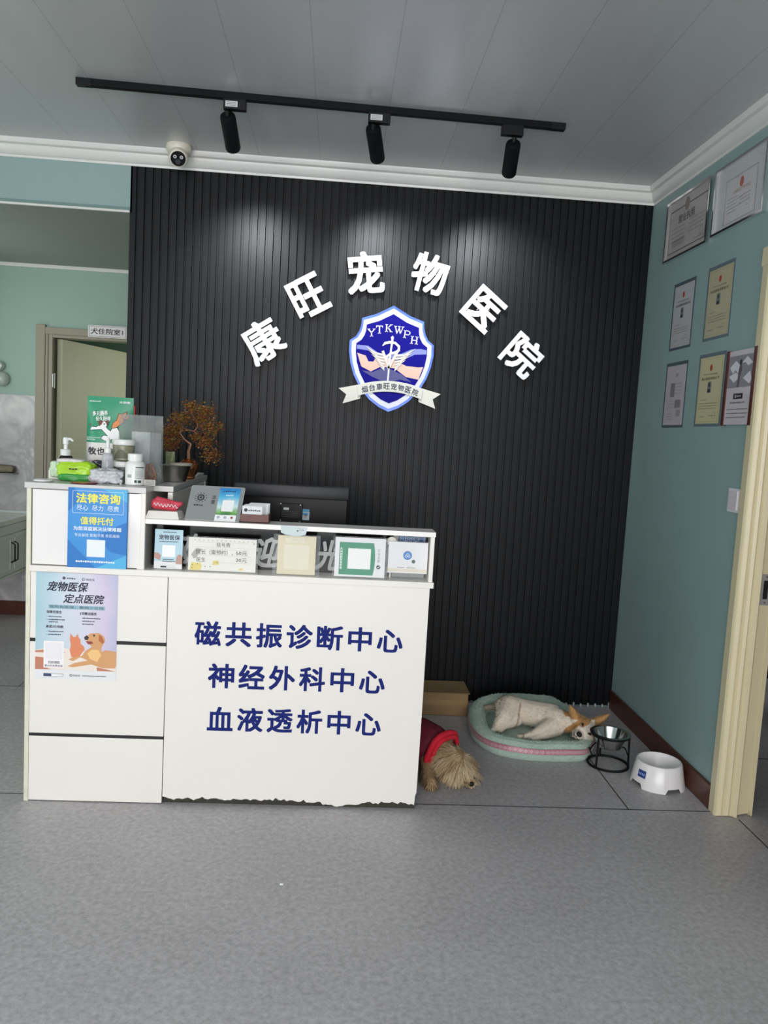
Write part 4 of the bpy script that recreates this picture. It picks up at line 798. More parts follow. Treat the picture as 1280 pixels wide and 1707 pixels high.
# clear bags
t = thing('clear_treat_bag', (-.725, 3.05, ZT), 'clear plastic bag of brown dried treats on the counter top', 'plastic bag')
bm = bagmesh(-.768, -.672, 3.055, ZT, 1.375, .05, crump=.008); mk('bag', bm, clearmat('clear_bag', (190, 196, 198), .14, .12, .3), t, smooth=True)
for k in range(9):
    x = -.722+random.uniform(-.024, .026); bm = B(); z0 = ZT+.004; P_ = [(x+random.uniform(-.004, .004)+.006*math.sin(j*.9+k), 3.055+random.uniform(-.008, .008), z0+j*.014) for j in range(6)]
    tube(bm, P_, [.005, .006, .0055, .006, .0055, .004], 7); mk('dried_treat', bm, mat('brown_jerky', (150, 96, 66), .6, ns=60, na=.3), t, smooth=True)
t = thing('frosted_storage_bag', (-.76, 3.13, ZT), 'frosted grey zip bag standing behind the jars and treat bag', 'plastic bag')
bm = bagmesh(-.850, -.682, 3.130, ZT, 1.440, .03, crump=.004); mk('bag', bm, clearmat('frosted_bag', (150, 156, 154), .34, .3, .25), t, smooth=True)
bm = B(); box(bm, -.80, -.73, 3.128, 3.132, ZT+.01, 1.375); mk('paper_insert', bm, flatmat(206, 214, 210), t)
bm = B(); box(bm, -.703, -.662, 2.935, 2.950, ZT, ZT+.022, bev=.001); lb_ = mk('label_box', bm, flatmat(196, 192, 188), label='tiny white printed box to the right of the white bottle', cat='box')
bm = B(); f = Fr((-.700, 2.9348, ZT)); [bars(bm, f, .003, .035, v_, .004, .0003) for v_ in (.004, .010, .016)]; mk('fine_print', bm, flatmat(120, 116, 114), lb_)
bm = B(); box(bm, -.790, -.783, 2.93, 2.934, ZT, ZT+.016); mk('white_tag', bm, flatmat(232, 232, 232), label='tiny white paper tag left of the white bottle', cat='tag')
# steel bowl with a dish
DST = mat('dull_steel', (176, 172, 168), .34, 1.0, ns=20, na=.1)
bm = B(); lathe(bm, [(.042, 0), (.046, .002), (.060, .050), (.066, .064), (.068, .066), (.066, .067), (.058, .052), (.043, .008), (.002, .006)], (-.652, 3.22, ZT), 40); mk('steel_bowl', bm, DST, label='dull steel bowl on the counter top below the copper tree', cat='bowl', smooth=True)
bm = B(); lathe(bm, [(.040, 0), (.046, .006), (.048, .014), (.046, .014), (.040, .006), (.002, .004)], (-.628, 3.225, ZT+.060), 36); mk('pale_dish', bm, flatmat(176, 172, 160, .3), label='pale round dish resting in the steel bowl', cat='dish', smooth=True)
bm = bagmesh(-.712, -.676, 3.34, ZT, ZT+.115, .03, 6, 8, .004); mk('green_packet', bm, mat('olive_green_packet', (126, 134, 96), .35, ns=14, na=.4), label='small olive green packet standing behind the steel bowl', cat='packet', smooth=True)
bm = B(); box(bm, -.735, -.615, 3.50, 3.70, ZT, ZT+.006, bev=.001); box(bm, -.725, -.610, 3.52, 3.69, ZT+.0065, ZT+.012, bev=.001); mk('paper_stack', bm, flatmat(206, 208, 202), label='thin stack of white papers at the back right of the counter top', cat='papers')
# copper money tree
t = thing('wire_bonsai', (-.628, 3.40, ZT), 'ornamental copper wire bonsai tree with amber leaves in a gold pot', 'ornament')
GOLD = mat('antique_gold', (172, 112, 72), .25, .9, ns=20, na=.3)
bm = B(); lathe(bm, [(.022, 0), (.028, .006), (.026, .012), (.038, .030), (.044, .052), (.040, .068), (.030, .078), (.026, .080), (.028, .084), (.024, .086), (.002, .084)], (-.628, 3.40, ZT), 36); mk('pot', bm, GOLD, t, smooth=True)
WIRE = mat('pale_copper_wire', (150, 108, 84), .35, .7, ns=40, na=.3)
tp = [(-.628, 3.40, 1.262), (-.630, 3.40, 1.300), (-.622, 3.398, 1.330), (-.650, 3.395, 1.350), (-.668, 3.392, 1.375), (-.655, 3.395, 1.398), (-.632, 3.40, 1.390), (-.610, 3.405, 1.385), (-.596, 3.405, 1.405), (-.602, 3.40, 1.435), (-.622, 3.40, 1.455), (-.625, 3.40, 1.480)]
bm = B(); tube(bm, tp, [.008, .007, .006, .0045, .004, .004, .004, .004, .004, .0035, .003, .002], 8)
for k in range(3): tube(bm, [(x+.004*math.cos(i*2.2+k*2.1), y+.004*math.sin(i*2.2+k*2.1), z) for i, (x, y, z) in enumerate([(-.628, 3.4, 1.26+j*.006) for j in range(12)])], .0016, 5)
for a, b in (((-.668, 3.392, 1.375), (-.715, 3.40, 1.375)), ((-.65, 3.395, 1.35), (-.70, 3.40, 1.32)), ((-.596, 3.405, 1.405), (-.545, 3.41, 1.40)), ((-.61, 3.405, 1.385), (-.565, 3.40, 1.33)), ((-.602, 3.40, 1.435), (-.56, 3.41, 1.455)), ((-.655, 3.395, 1.398), (-.69, 3.40, 1.42)), ((-.6, 3.4, 1.39), (-.55, 3.41, 1.29))):
    a, b = Vector(a), Vector(b); mid = a.lerp(b, .5)+Vector((0, 0, .012)); tube(bm, [a, mid, b], [.003, .0022, .0014], 6)
mk('trunk', bm, WIRE, t, smooth=True)
bm = B(); LM = [mat('amber_leaf', (158, 98, 40), .45), mat('olive_gold_leaf', (122, 104, 42), .45), mat('rust_leaf', (112, 52, 28), .5)]
for (cx, cy, cz, rx, rz, n) in ((-.715, 3.40, 1.375, .042, .036, 430), (-.705, 3.40, 1.325, .036, .026, 300), (-.625, 3.40, 1.490, .024, .022, 170), (-.575, 3.405, 1.470, .045, .030, 430), (-.668, 3.40, 1.440, .040, .026, 320), (-.545, 3.41, 1.405, .045, .028, 400), (-.560, 3.40, 1.345, .040, .026, 340), (-.535, 3.41, 1.290, .036, .030, 300), (-.600, 3.40, 1.440, .03, .02, 140), (-.60, 3.41, 1.365, .028, .015, 110), (-.685, 3.40, 1.395, .03, .02, 150)):
    for k in range(n):
        d = Vector((random.gauss(0, .55), random.gauss(0, .55), random.gauss(0, .55))); p = Vector((cx+d.x*rx, cy+d.y*.045, cz+d.z*rz))
        q = Vector((random.uniform(-1, 1), random.uniform(-1, 1), random.uniform(-1, 1))).normalized(); u, v = ring_basis(q); s = random.uniform(.0035, .0065)
        fx = bm.faces.new([bm.verts.new(p+u*s), bm.verts.new(p+v*s*.6), bm.verts.new(p-u*s), bm.verts.new(p-v*s*.6)]); fx.material_index = random.choice((0, 0, 1, 1, 2))
        if k % 4 == 0: tube(bm, [p, p+q*random.uniform(.008, .018)], .0006, 3, caps=False, mi=2)
mk('leaves', bm, LM, t, kind='norecalc')
# ------------------------------------------------------------------ right wall: certificates, switch
def wf(y0, z0, d=0): return Fr((XR-d, y0, z0), (0, -1, 0), (0, 0, 1))
EMB = flatmat(176, 70, 50); LINE = flatmat(128, 120, 122)
def lines(bm, f, W_, rows, h=.004, d=.001):
    for v, a, b in rows: bars(bm, f, W_*a, W_*b, v, h, d)
# framed licences
def framed(y0, y1, z0, z1, label, paper, inner):
    t = thing('framed_certificate', (XR, (y0+y1)/2, z0), label, 'framed certificate', 'two framed licences at the top of the right wall')
    f = wf(y1, z0); W_, H_ = y1-y0, z1-z0; e = .010
    bm = B(); slab(bm, f, 0, e, 0, H_, 0, .020); slab(bm, f, W_-e, W_, 0, H_, 0, .020); slab(bm, f, e, W_-e, H_-e, H_, 0, .020); slab(bm, f, e, W_-e, 0, e, 0, .020); mk('metal_frame', bm, CHROME, t)
    bm = B(); slab(bm, f, e, W_-e, e, H_-e, .002, .010); s = mk('document', bm, paper, t)
    bm = B(); slab(bm, f, e, W_-e, e, H_-e, .0145, .0155); mk('glass', bm, clearmat('framing_glass', (220, 226, 226), .05, .03, .05), t)
    return t, s, f, W_, H_
t, s, f, W_, H_ = framed(3.412, 3.860, 2.322, 2.605, 'framed grey business licence high on the teal wall, nearest the slat wall', mat('greyish_paper', (176, 166, 166), .5, ns=6, na=.08), 0)
bm = B(); D = .0108
for a in ((.03, W_-.03, .032, .037), (.03, W_-.03, H_-.056, H_-.050), (.03, .034, .037, H_-.05), (W_-.036, W_-.032, .037, H_-.05)): rect(bm, f, *a, D)
text(bm, f, '营业执照', W_*.28, W_*.66, H_*.56, H_*.70, D, bold=.02); mk('dark_print', bm, flatmat(58, 50, 50), s)
bm = B(); disc(bm, f, W_*.47, H_*.82, .024, D+.0004, ry=.030); mk('crest_print', bm, flatmat(112, 92, 86), s)
bm = B(); lines(bm, f, W_, [(H_*.5-k*.02, .12, .45) for k in range(4)]+[(H_*.52-k*.018, .55, .88) for k in range(4)]+[(H_*.30-k*.007, .16, .46) for k in range(5)], .0045, D); annulus(bm, f, W_*.84, H_*.26, .016, .018, D); bars(bm, f, W_*.68, W_*.9, H_*.17, .006, D); mk('small_print', bm, flatmat(120, 108, 108), s)
t, s, f, W_, H_ = framed(2.955, 3.369, 2.330, 2.603, 'framed white licence with a red crest, high on the teal wall', mat('pale_grey_mount', (196, 198, 202), .4), 0)
bm = B(); poly(bm, f, [(W_*.24, H_*.10), (W_*.80, H_*.10), (W_*.80, H_*.72), (W_*.24, H_*.72)], D); pp = mk('inner_sheet', bm, flatmat(204, 198, 202), s)
bm = B()
for a in ((W_*.22, W_*.82, H_*.09, H_*.10), (W_*.22, W_*.82, H_*.735, H_*.745), (W_*.22, W_*.226, H_*.09, H_*.74), (W_*.814, W_*.82, H_*.09, H_*.74)): rect(bm, f, *a, D+.0003)
lines(bm, f, W_, [(H_*(.44-k*.05), .27, .46+.1*(k % 2)) for k in range(5)]+[(H_*(.40-k*.05), .52, .72) for k in range(3)], .004, D+.0005); annulus(bm, f, W_*.68, H_*.28, .013, .0145, D+.0005); mk('small_print', bm, flatmat(138, 132, 138), pp)
bm = B(); disc(bm, f, W_*.53, H_*.62, .016, D+.0005, ry=.020); mk('crest_print', bm, EMB, pp)
bm = B(); text(bm, f, '动物诊疗许可证', W_*.38, W_*.70, H_*.49, H_*.545, D+.0005, bold=.01); mk('tan_lettering', bm, flatmat(168, 140, 112), pp)
# laminated certificates
def laminate(y0, y1, z0, z1, label, paper, border, kind_):
    t = thing('laminated_certificate', (XR, (y0+y1)/2, z0), label, 'certificate', 'laminated certificates on the right wall'); f = wf(y1, z0); W_, H_ = y1-y0, z1-z0
    bm = B(); slab(bm, f, 0, W_, 0, H_, 0, .0012); s0 = mk('backing', bm, border, t)
    bm = B(); slab(bm, f, .014, W_-.012, .012, H_-.016, .0014, .002); s = mk('document', bm, paper, t); D = .0026
    if kind_ == 'cert':
        bm = B(); disc(bm, f, W_*.5, H_*.80, .011, D, ry=.014); mk('crest_print', bm, EMB, s)
        bm = B(); text(bm, f, '中华人民共和国', W_*.25, W_*.75, H_*.70, H_*.725, D); text(bm, f, '执业兽医资格证书', W_*.17, W_*.83, H_*.635, H_*.675, D, bold=.015); mk('lettering', bm, flatmat(110, 96, 80), s)
        bm = B(); poly(bm, f, [(W_*.42, H_*.46), (W_*.56, H_*.46), (W_*.56, H_*.61), (W_*.42, H_*.61)], D); ph = mk('portrait_photo', bm, flatmat(120, 126, 130), s)
        bm = B(); disc(bm, f, W_*.49, H_*.565, .007, D+.0003, ry=.010); poly(bm, f, [(W_*.44, H_*.465), (W_*.54, H_*.465), (W_*.53, H_*.51), (W_*.45, H_*.51)], D+.0003); mk('sitter', bm, flatmat(56, 52, 54), ph)
        bm = B(); lines(bm, f, W_, [(H_*.36, .2, .42)]+[(H_*(.31-k*.035), .16, .84) for k in range(3)]+[(H_*.13, .2, .4), (H_*.14, .55, .8)], .004, D); annulus(bm, f, W_*.75, H_*.15, .014, .0155, D); mk('small_print', bm, flatmat(150, 140, 122), s)
        bm = B(); e = .020
        for a in ((e, W_-e, .020, .0215), (e, W_-e, H_-.0245, H_-.023), (e, e+.0015, .02, H_-.023), (W_-e-.0015, W_-e, .02, H_-.023)): rect(bm, f, *a, D)
        mk('ornamental_border', bm, flatmat(176, 160, 120), s)
    else:
        bm = B(); disc(bm, f, W_*.56, H_*.80, .016, D, ry=.010); lines(bm, f, W_, [(H_*(.66-k*.05), .52, .82) for k in range(4)]+[(H_*(.40-k*.05), .2, .5) for k in range(3)]+[(H_*(.2-k*.04), .2, .5) for k in range(3)], .005, D)
        rect(bm, f, W_*.64, W_*.84, H_*.17, H_*.27, D); mk('small_print', bm, flatmat(160, 152, 158), s)
        bm = B(); poly(bm, f, [(W_*.30, H_*.47), (W_*.50, H_*.47), (W_*.50, H_*.68), (W_*.30, H_*.68)], D); rect(bm, f, W_*.55, W_*.82, H_*.30, H_*.42, D); mk('grey_photos', bm, flatmat(132, 126, 130), s)
BORD = mat('grey_blue_border', (82, 98, 108), .25); BORD2 = mat('lighter_grey_blue_border', (104, 122, 130), .25)
laminate(3.505, 3.735, 1.888, 2.200, 'laminated white veterinary certificate with dark border, under the grey business licence', mat('white_cert_paper', (190, 192, 196), .35, coat=.4), BORD, 'cert')
laminate(3.156, 3.388, 1.894, 2.206, 'laminated yellowish veterinary certificate directly under the framed white licence', mat('yellow_cert_paper', (190, 184, 154), .35, coat=.4, ns=5, na=.05), BORD2, 'cert')
laminate(3.508, 3.740, 1.525, 1.830, 'laminated pink-white form with small photos, under the white certificate', mat('pinkish_paper', (196, 188, 196), .35, coat=.4), BORD, 'form')
laminate(3.159, 3.395, 1.528, 1.838, 'laminated cream yellow veterinary certificate between the pink-white form and the plaque', mat('cream_cert_paper', (206, 202, 160), .35, coat=.4), BORD2, 'cert')
t = thing('staff_plaque', (XR, 3.01, 1.533), 'acrylic plaque with a standing figure photo and dark side bars, beside the door frame', 'plaque')
f = wf(3.124, 1.533); W_, H_ = .230, .290
bm = B(); slab(bm, f, .018, W_-.016, 0, H_, .006, .012); s = mk('panel', bm, mat('plaque_paper', (206, 200, 206), .25, coat=.5), t)
for a in ((0, .020), (W_-.020, W_)): bm = B(); slab(bm, f, a[0], a[1], -.003, H_+.003, 0, .016); mk('side_bar', bm, mat('dark_copper_bar', (92, 50, 44), .3, .3), t)
bm = B(); rect(bm, f, .022, W_-.022, H_*.50, H_*.93, .0124); ph = mk('photo', bm, flatmat(140, 138, 146), s)
bm = B(); poly(bm, f, [(.03, .225), (.075, .25), (.12, .225), (.10, .20), (.075, .215), (.06, .2)], .0128); poly(bm, f, [(.12, .238), (.16, .262), (.205, .235), (.17, .225), (.15, .24)], .0128); poly(bm, f, [(.14, .18), (.19, .205), (.205, .17), (.19, .155)], .0128); poly(bm, f, [(.03, .19), (.08, .205), (.12, .185), (.07, .165)], .0128); mk('white_shapes', bm, flatmat(216, 214, 222), ph)
bm = B(); poly(bm, f, [(.098, .146), (.112, .146), (.118, .19), (.128, .215), (.122, .232), (.108, .232), (.102, .21)], .0132); mk('figure', bm, flatmat(98, 92, 98), ph)
bm = B(); disc(bm, f, .115, .242, .009, .0134, ry=.011); mk('figure_head', bm, flatmat(50, 44, 46), ph)
bm = B(); rect(bm, f, .078, .150, .100, .122, .0126); nb = mk('name_block', bm, flatmat(40, 36, 40), s)
bm = B(); bars(bm, f, .090, .140, .105, .012, .0130); mk('name_marks', bm, flatmat(160, 156, 160), nb)
bm = B(); bars(bm, f, .055, .170, .082, .008, .0126); lines(bm, f, W_, [(.058, .15, .85), (.042, .15, .85), (.026, .15, .80)], .005, .0126); mk('small_print', bm, flatmat(120, 112, 120), s)
# light switch
t = thing('light_switch', (XR, 2.973, 1.19), 'white square light switch on the teal wall beside the door frame', 'light switch')
f = wf(3.017, 1.192); bm = B(); slab(bm, f, 0, .088, 0, .092, 0, .008); mk('plate', bm, mat('switch_white', (224, 222, 226), .3), t)
bm = B(); poly(bm, f, [(.014, .010), (.076, .010), (.076, .082), (.014, .082)], .008, .012); mk('rocker', bm, mat('switch_rocker', (212, 206, 212), .25), t)
# ------------------------------------------------------------------ far area: sign, vanity, lamp, shelf
t = thing('room_sign', (-1.615, 5.585, 1.97), 'white room sign with black characters over the far doorway', 'sign')
f = Fr((-1.741, 5.590, 1.969)); bm = B(); slab(bm, f, 0, .26, 0, .082, -.002, .004); s = mk('plate', bm, mat('sign_white', (226, 222, 222), .3), t)
bm = B()
for a in ((.006, .254, .006, .008), (.006, .254, .074, .076), (.006, .008, .006, .076), (.252, .254, .006, .076)): rect(bm, f, *a, .0046)
text(bm, f, '犬住院室1', .018, .236, .022, .062, .0046, bold=.02); mk('lettering', bm, flatmat(44, 38, 38), s)
t = thing('bathroom_vanity', (-2.38, 5.32, .35), 'white wall-hung wash cabinet with black handles beneath the wall shelf', 'vanity cabinet')
VW = mat('vanity_white', (196, 204, 198), .35); bm = B(); box(bm, -2.64, -2.132, 4.72, 5.60, .352, .690, bev=.003); mk('cabinet', bm, VW, t)
bm = B(); box(bm, -2.645, -2.112, 4.70, 5.604, .690, .726, bev=.006); box(bm, -2.645, -2.112, 5.585, 5.604, .726, .745, bev=.003); mk('basin_top', bm, mat('basin_ceramic', (206, 212, 208), .12), t)
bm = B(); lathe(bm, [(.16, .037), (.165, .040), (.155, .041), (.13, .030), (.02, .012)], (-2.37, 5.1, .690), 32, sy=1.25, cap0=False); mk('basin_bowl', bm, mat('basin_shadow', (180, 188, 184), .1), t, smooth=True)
bm = B(); tube(bm, [(-2.52, 5.25, .726), (-2.52, 5.25, .80), (-2.47, 5.25, .83), (-2.40, 5.25, .81)], [.014, .012, .010, .010], 12); tube(bm, [(-2.52, 5.25, .79), (-2.54, 5.25, .84)], .008, 8); mk('tap', bm, BLACK, t, smooth=True)
bm = B(); box(bm, -2.134, -2.122, 4.72, 5.598, .628, .686, bev=.002); mk('upper_rail', bm, VW, t)
for i, (y0, y1) in enumerate(((5.305, 5.598), (5.01, 5.300), (4.722, 5.005))):
    bm = B(); box(bm, -2.134, -2.120, y0, y1, .360, .622, bev=.002)
    for (a, b, c, d) in ((y0+.03, y1-.03, .385, .392), (y0+.03, y1-.03, .590, .597), (y0+.03, y0+.037, .392, .590), (y1-.037, y1-.03, .392, .590)): box(bm, -2.121, -2.115, a, b, c, d)
    dr = mk('cabinet_door', bm, VW, t)
    hy = y0+.022 if i % 2 == 0 else y1-.022
    bm = B(); tube(bm, [(-2.116, hy, .435), (-2.092, hy, .450), (-2.092, hy, .555), (-2.116, hy, .570)], .005, 8); mk('handle', bm, BLACK, dr)
bm = B(); box(bm, -2.645, -2.125, 4.72, 5.60, .335, .352, bev=.003); mk('bottom_rail', bm, VW, t)
t = thing('wall_mirror_lamp', (-2.30, 5.59, 1.6), 'round frosted wall lamp at the far left edge above the marble tiles', 'wall lamp')
bm = B(); lathe(bm, [(.050, 0), (.050, .010), (.040, .040), (.020, .058), (.002, .062)], (-2.318, 5.605, 1.650), 32, axis=(0, -1, 0)); mk('lower_globe', bm, mat('frosted_glass_globe', (184, 194, 184), .2, ns=40, na=.3), t, smooth=True)
bm = B(); lathe(bm, [(.034, 0), (.034, .010), (.026, .034), (.002, .044)], (-2.335, 5.605, 1.738), 28, axis=(0, -1, 0)); mk('upper_globe', bm, MC['frosted_glass_globe'], t, smooth=True)
t = thing('wall_shelf', (-2.4, 5.56, 1.0), 'small wall shelf holding a brown brush-like bundle over the wash cabinet', 'shelf')
bm = B(); box(bm, -2.62, -2.20, 5.50, 5.606, 1.000, 1.010, bev=.002); mk('shelf_board', bm, mat('shelf_glass_grey', (120, 126, 124), .1), t)
bm = pillow(-2.32, 5.55, 1.036, .115, .04, .026, amp=.012, seed=31); mk('bristle_bundle', bm, mat('brown_grey_bristle', (128, 120, 100), .8, ns=50, na=.4, bump=.7, bs=60), label='brown grey bristly bundle lying on the wall shelf', cat='brush', smooth='all')
# dark furniture glimpsed in the side room
t = thing('black_chair', (2.42, 4.05, 0), 'black chair glimpsed through the right doorway, at the photo edge', 'chair')
bm = B(); box(bm, 2.20, 2.62, 3.85, 4.25, .26, .34, bev=.02); mk('seat', bm, BLACKM, t)
bm = B(); box(bm, 2.20, 2.62, 4.22, 4.27, .34, .62, bev=.02); mk('backrest', bm, BLACKM, t)
for x in (2.22, 2.60):
    for y in (3.87, 4.23): bm = B(); tube(bm, [(x, y, .262), (x, y, 0)], .012, 8); mk('leg', bm, BLACK, t)
# ------------------------------------------------------------------ floor: box, bowls, bed, dogs
t = thing('cardboard_box', (.64, 3.96, 0), 'brown taped cardboard box on the floor against the slat wall', 'cardboard box')
CB = mat('cardboard', (156, 126, 88), .7, ns=10, na=.12, bump=.05, bs=60)
bm = B(); box(bm, .46, .735, 3.875, 4.062, 0.001, .118, bev=.003); mk('carton', bm, CB, t)
bm = B(); box(bm, .452, .742, 3.868, 4.068, .118, .123, bev=.001, M=Matrix.Rotation(0, 4, 'X')); mk('top_flap', bm, mat('cardboard_flap', (138, 116, 80), .7, ns=10, na=.12), t)
bm = B(); f = Fr((.46, 3.8742, 0)); rect(bm, f, .0, .275, .055, .085, .0004); mk('packing_tape', bm, mat('brown_tape', (168, 138, 96), .12), t)
# white plastic bowl
t = thing('white_pet_bowl', (1.437, 3.14, 0), 'white plastic pet bowl with a small blue label beside the skirting', 'pet bowl')
bm = B(); n = 64; prof = [(.112, 0), (.112, .006), (.094, .098), (.091, .102), (.086, .103), (.082, .099), (.070, .045), (.062, .030), (.001, .028)]
c = Vector((1.438, 3.150, 0)); rings = []
for (r, z) in prof:
    rr = []
    for k in range(n):
        a = 2*math.pi*k/n; zz = z
        dg = math.degrees(a) % 360; notch = any(abs((dg-m_+180) % 360-180) < 17 for m_ in (285, 105, 195, 15))
        if z <= .006 and notch: zz = .018+.001
        rr.append(bm.verts.new(c+Vector((r*math.cos(a)*(1 if z > .006 or not notch else .97), r*math.sin(a)*(1 if z > .006 or not notch else .97), zz))))
    rings.append(rr)
for A_, C_ in zip(rings, rings[1:]):
    for k in range(n): bm.faces.new((A_[k], A_[(k+1) % n], C_[(k+1) % n], C_[k]))
bm.faces.new(rings[-1]); bw = mk('bowl', bm, mat('glossy_white_plastic', (234, 230, 230), .22), t, smooth=True)
bm = B()
def conewrap(bm, c, a0, a1, z0, z1, off=.0008, n=6):
    R = lambda z: .112-(.018)*(z-.006)/.092+off
    for k in range(n):
        q = [math.radians(a0+(a1-a0)*(k+j)/n) for j in (0, 1)]
        bm.faces.new([bm.verts.new((c.x+R(z)*math.cos(q[j]), c.y+R(z)*math.sin(q[j]), z)) for j, z in ((0, z0), (1, z0), (1, z1), (0, z1))])
conewrap(bm, c, 196, 218, .044, .074); lb_ = mk('blue_label', bm, flatmat(34, 62, 130), bw)
bm = B()
for k in range(4): conewrap(bm, c, 199+k*4.4, 201.5+k*4.4, .054, .063, .0014, 1)
mk('label_marks', bm, flatmat(150, 175, 215), lb_)
# raised bowl in a wire stand
t = thing('raised_bowl_stand', (1.285, 3.32, 0), 'black wire stand holding a raised bowl, between dog bed and white bowl', 'bowl stand')
cx, cy = 1.282, 3.325; bm = B()
circ = lambda r, z, n=40, x=0: [(cx+r*math.cos(2*math.pi*k/n), cy+r*math.sin(2*math.pi*k/n), z) for k in range(n)]
tube(bm, circ(.088, .006), .0055, 8, closed=True); mk('floor_ring', bm, BLACKM, t, smooth=True)
bm = B(); tube(bm, circ(.082, .142), .0045, 8, closed=True); mk('top_ring', bm, BLACKM, t, smooth=True)
for a in (215, 335, 95, 35 if False else 275):
    if a == 275: continue
    a = math.radians(a); bm = B(); tube(bm, [(cx+.087*math.cos(a), cy+.087*math.sin(a), .006), (cx+.083*math.cos(a), cy+.083*math.sin(a), .142)], .005, 8); mk('leg', bm, BLACKM, t, smooth=True)
bm = B(); P_ = []
for k in range(25): s_ = k/24; a = math.radians(95-120*s_); P_.append((cx+.085*math.cos(a), cy+.085*math.sin(a), .060+.010*math.sin(s_*math.pi*4)))
tube(bm, P_, .003, 6)
P_ = [(cx+.085*math.cos(math.radians(95+120*k/24)), cy+.085*math.sin(math.radians(95+120*k/24)), .060+.010*math.sin(k/24*math.pi*4)) for k in range(25)]; tube(bm, P_, .003, 6); mk('wavy_wire', bm, BLACKM, t, smooth=True)
bm = B(); lathe(bm, [(.040, .082), (.052, .086), (.068, .125), (.074, .146), (.087, .1475), (.089, .1495), (.086, .151), (.074, .150), (.066, .127), (.050, .092), (.002, .088)], (cx, cy, 0), 56); mk('steel_pet_bowl', bm, STEEL, label='shiny stainless steel bowl set in the black wire stand', cat='pet bowl', smooth=True)
bm = B()
for k in range(34):
    a = random.uniform(0, 6.28); r = random.uniform(.0, .045); x, y = cx+r*math.cos(a), cy+r*math.sin(a)
    q = bmesh.ops.create_icosphere(bm, subdivisions=1, radius=random.uniform(.003, .0045))
    for v in q['verts']: v.co += Vector((x, y, .093+random.uniform(0, .004)))
o = mk('kibble', bm, mat('dark_kibble', (50, 34, 28), .7), label='few dark kibbles left in the steel bowl', cat='kibble', kind=None, smooth=True); o['kind'] = 'stuff'
# dog bed
t = thing('dog_bed', (1.03, 3.66, 0), 'mint green plush dog bed with a pink band', 'dog bed')
OUT = [(.712, 3.60), (.735, 3.47), (.80, 3.385), (.90, 3.345), (1.02, 3.335), (1.11, 3.338), (1.182, 3.358), (1.232, 3.428), (1.275, 3.52), (1.290, 3.62), (1.275, 3.74), (1.235, 3.86), (1.185, 3.94), (1.10, 3.965), (.98, 3.970), (.87, 3.955), (.79, 3.90), (.735, 3.79)]
def catmull(P, m=5):
    out = []; n = len(P)
    for i in range(n):
        p0, p1, p2, p3 = [Vector(P[(i+j) % n]) for j in (-1, 0, 1, 2)]
        for k in range(m): s = k/m; out.append(.5*((2*p1)+(p2-p0)*s+(2*p0-5*p1+4*p2-p3)*s*s+(3*p1-p0-3*p2+p3)*s**3))
    return out
RP = catmull(OUT); cxy = Vector((1.03, 3.655)); MINT = mat('mint_plush', (184, 208, 194), .9, ns=30, na=.12, bump=.9, bs=160, spec=.15, sheen=.4)
def hh(i):                                # rim height varies round the bed; peaks at the back
    p = RP[i]; return .082+.026*max(0, (p.y-3.5))/.45+.010*noise.noise(Vector((p.x*6, p.y*6, 0)))
# rim cross section (offset inwards, height)
SEC = [(.004, .0), (-.006, .02), (-.008, .046), (-.004, .072), (.010, .096), (.030, .104), (.052, .098), (.068, .078), (.076, .050), (.080, .030)]
bm = B(); NR = len(RP); rings = []
for i, p in enumerate(RP):
    d = (cxy-p).normalized(); H_ = hh(i)/.104; rr = []
    for o_, z in SEC:
        jit = .0035*noise.noise(Vector((p.x*40, p.y*40, z*60))); q = p+d*(o_+jit); rr.append(bm.verts.new((q.x, q.y, max(.001, z*H_))))
    rings.append(rr)
for i in range(NR):
    A_, C_ = rings[i], rings[(i+1) % NR]
    for k in range(len(SEC)-1): fx = bm.faces.new((A_[k], A_[k+1], C_[k+1], C_[k]))
pts_ = surface_points(bm, 15000)
for p, nn in pts_:
    if nn.dot(Vector((p.x-cxy.x, p.y-cxy.y, .15))) < 0 and p.z < .09: nn = -nn
    if nn.z < -.3: nn = -nn
    H_ = .105+.030*max(0, (p.y-3.5))/.45
    out_ = (Vector((p.x, p.y))-cxy).length
    strand(bm, p, Vector((random.random(), random.random(), random.random())).normalized(), nn+Vector((random.gauss(0, .5), random.gauss(0, .5), random.gauss(0, .5))), random.uniform(.004, .009), .0022, 1, zmin=.001)
rim = mk('plush_rim', bm, MINT, t, kind='norecalc')
bm = B(); zc0 = [rings_ for rings_ in RP]
BANDM = mat('pink_satin_band', (172, 104, 120), .3, ns=45, na=.35, sheen=.3)
a_, c_ = [], []
for i, p in enumerate(RP):
    d = (cxy-p).normalized(); H_ = hh(i)/.104
    q0 = p-d*.0125; q1 = p-d*.0085; a_.append(bm.verts.new((q0.x, q0.y, .046*H_))); c_.append(bm.verts.new((q1.x, q1.y, .076*H_)))
for i in range(NR): bm.faces.new((a_[i], a_[(i+1) % NR], c_[(i+1) % NR], c_[i]))
bd = mk('pink_band', bm, BANDM, t, smooth='all')
bm = B(); random.seed(3)                                             # printed diamonds and rules on the band
for i in range(NR):
    p, p2 = RP[i], RP[(i+1) % NR]; d = (cxy-p).normalized(); H_ = hh(i)/.104; tang = (p2-p); L_ = tang.length; tang.normalize()
    O = Vector((p.x-d.x*.0130, p.y-d.y*.0130, .046*H_)); f = Fr(O, (tang.x, tang.y, 0), (d.x*.004, d.y*.004, .030))
    rect(bm, f, 0, .0012, .0, .029*H_, .0010)
    m_ = L_/2
    annulus(bm, f, m_, .015*H_, .0058, .0088, .0010, 4)
    disc(bm, f, m_, .015*H_, .0022, .0010, 6)
mk('band_pattern', bm, mat('pale_foil_print', (232, 206, 210), .22, .2), bd, kind='norecalc')
bm = B(); ctr = bm.verts.new((cxy.x, cxy.y, .046)); rr = []
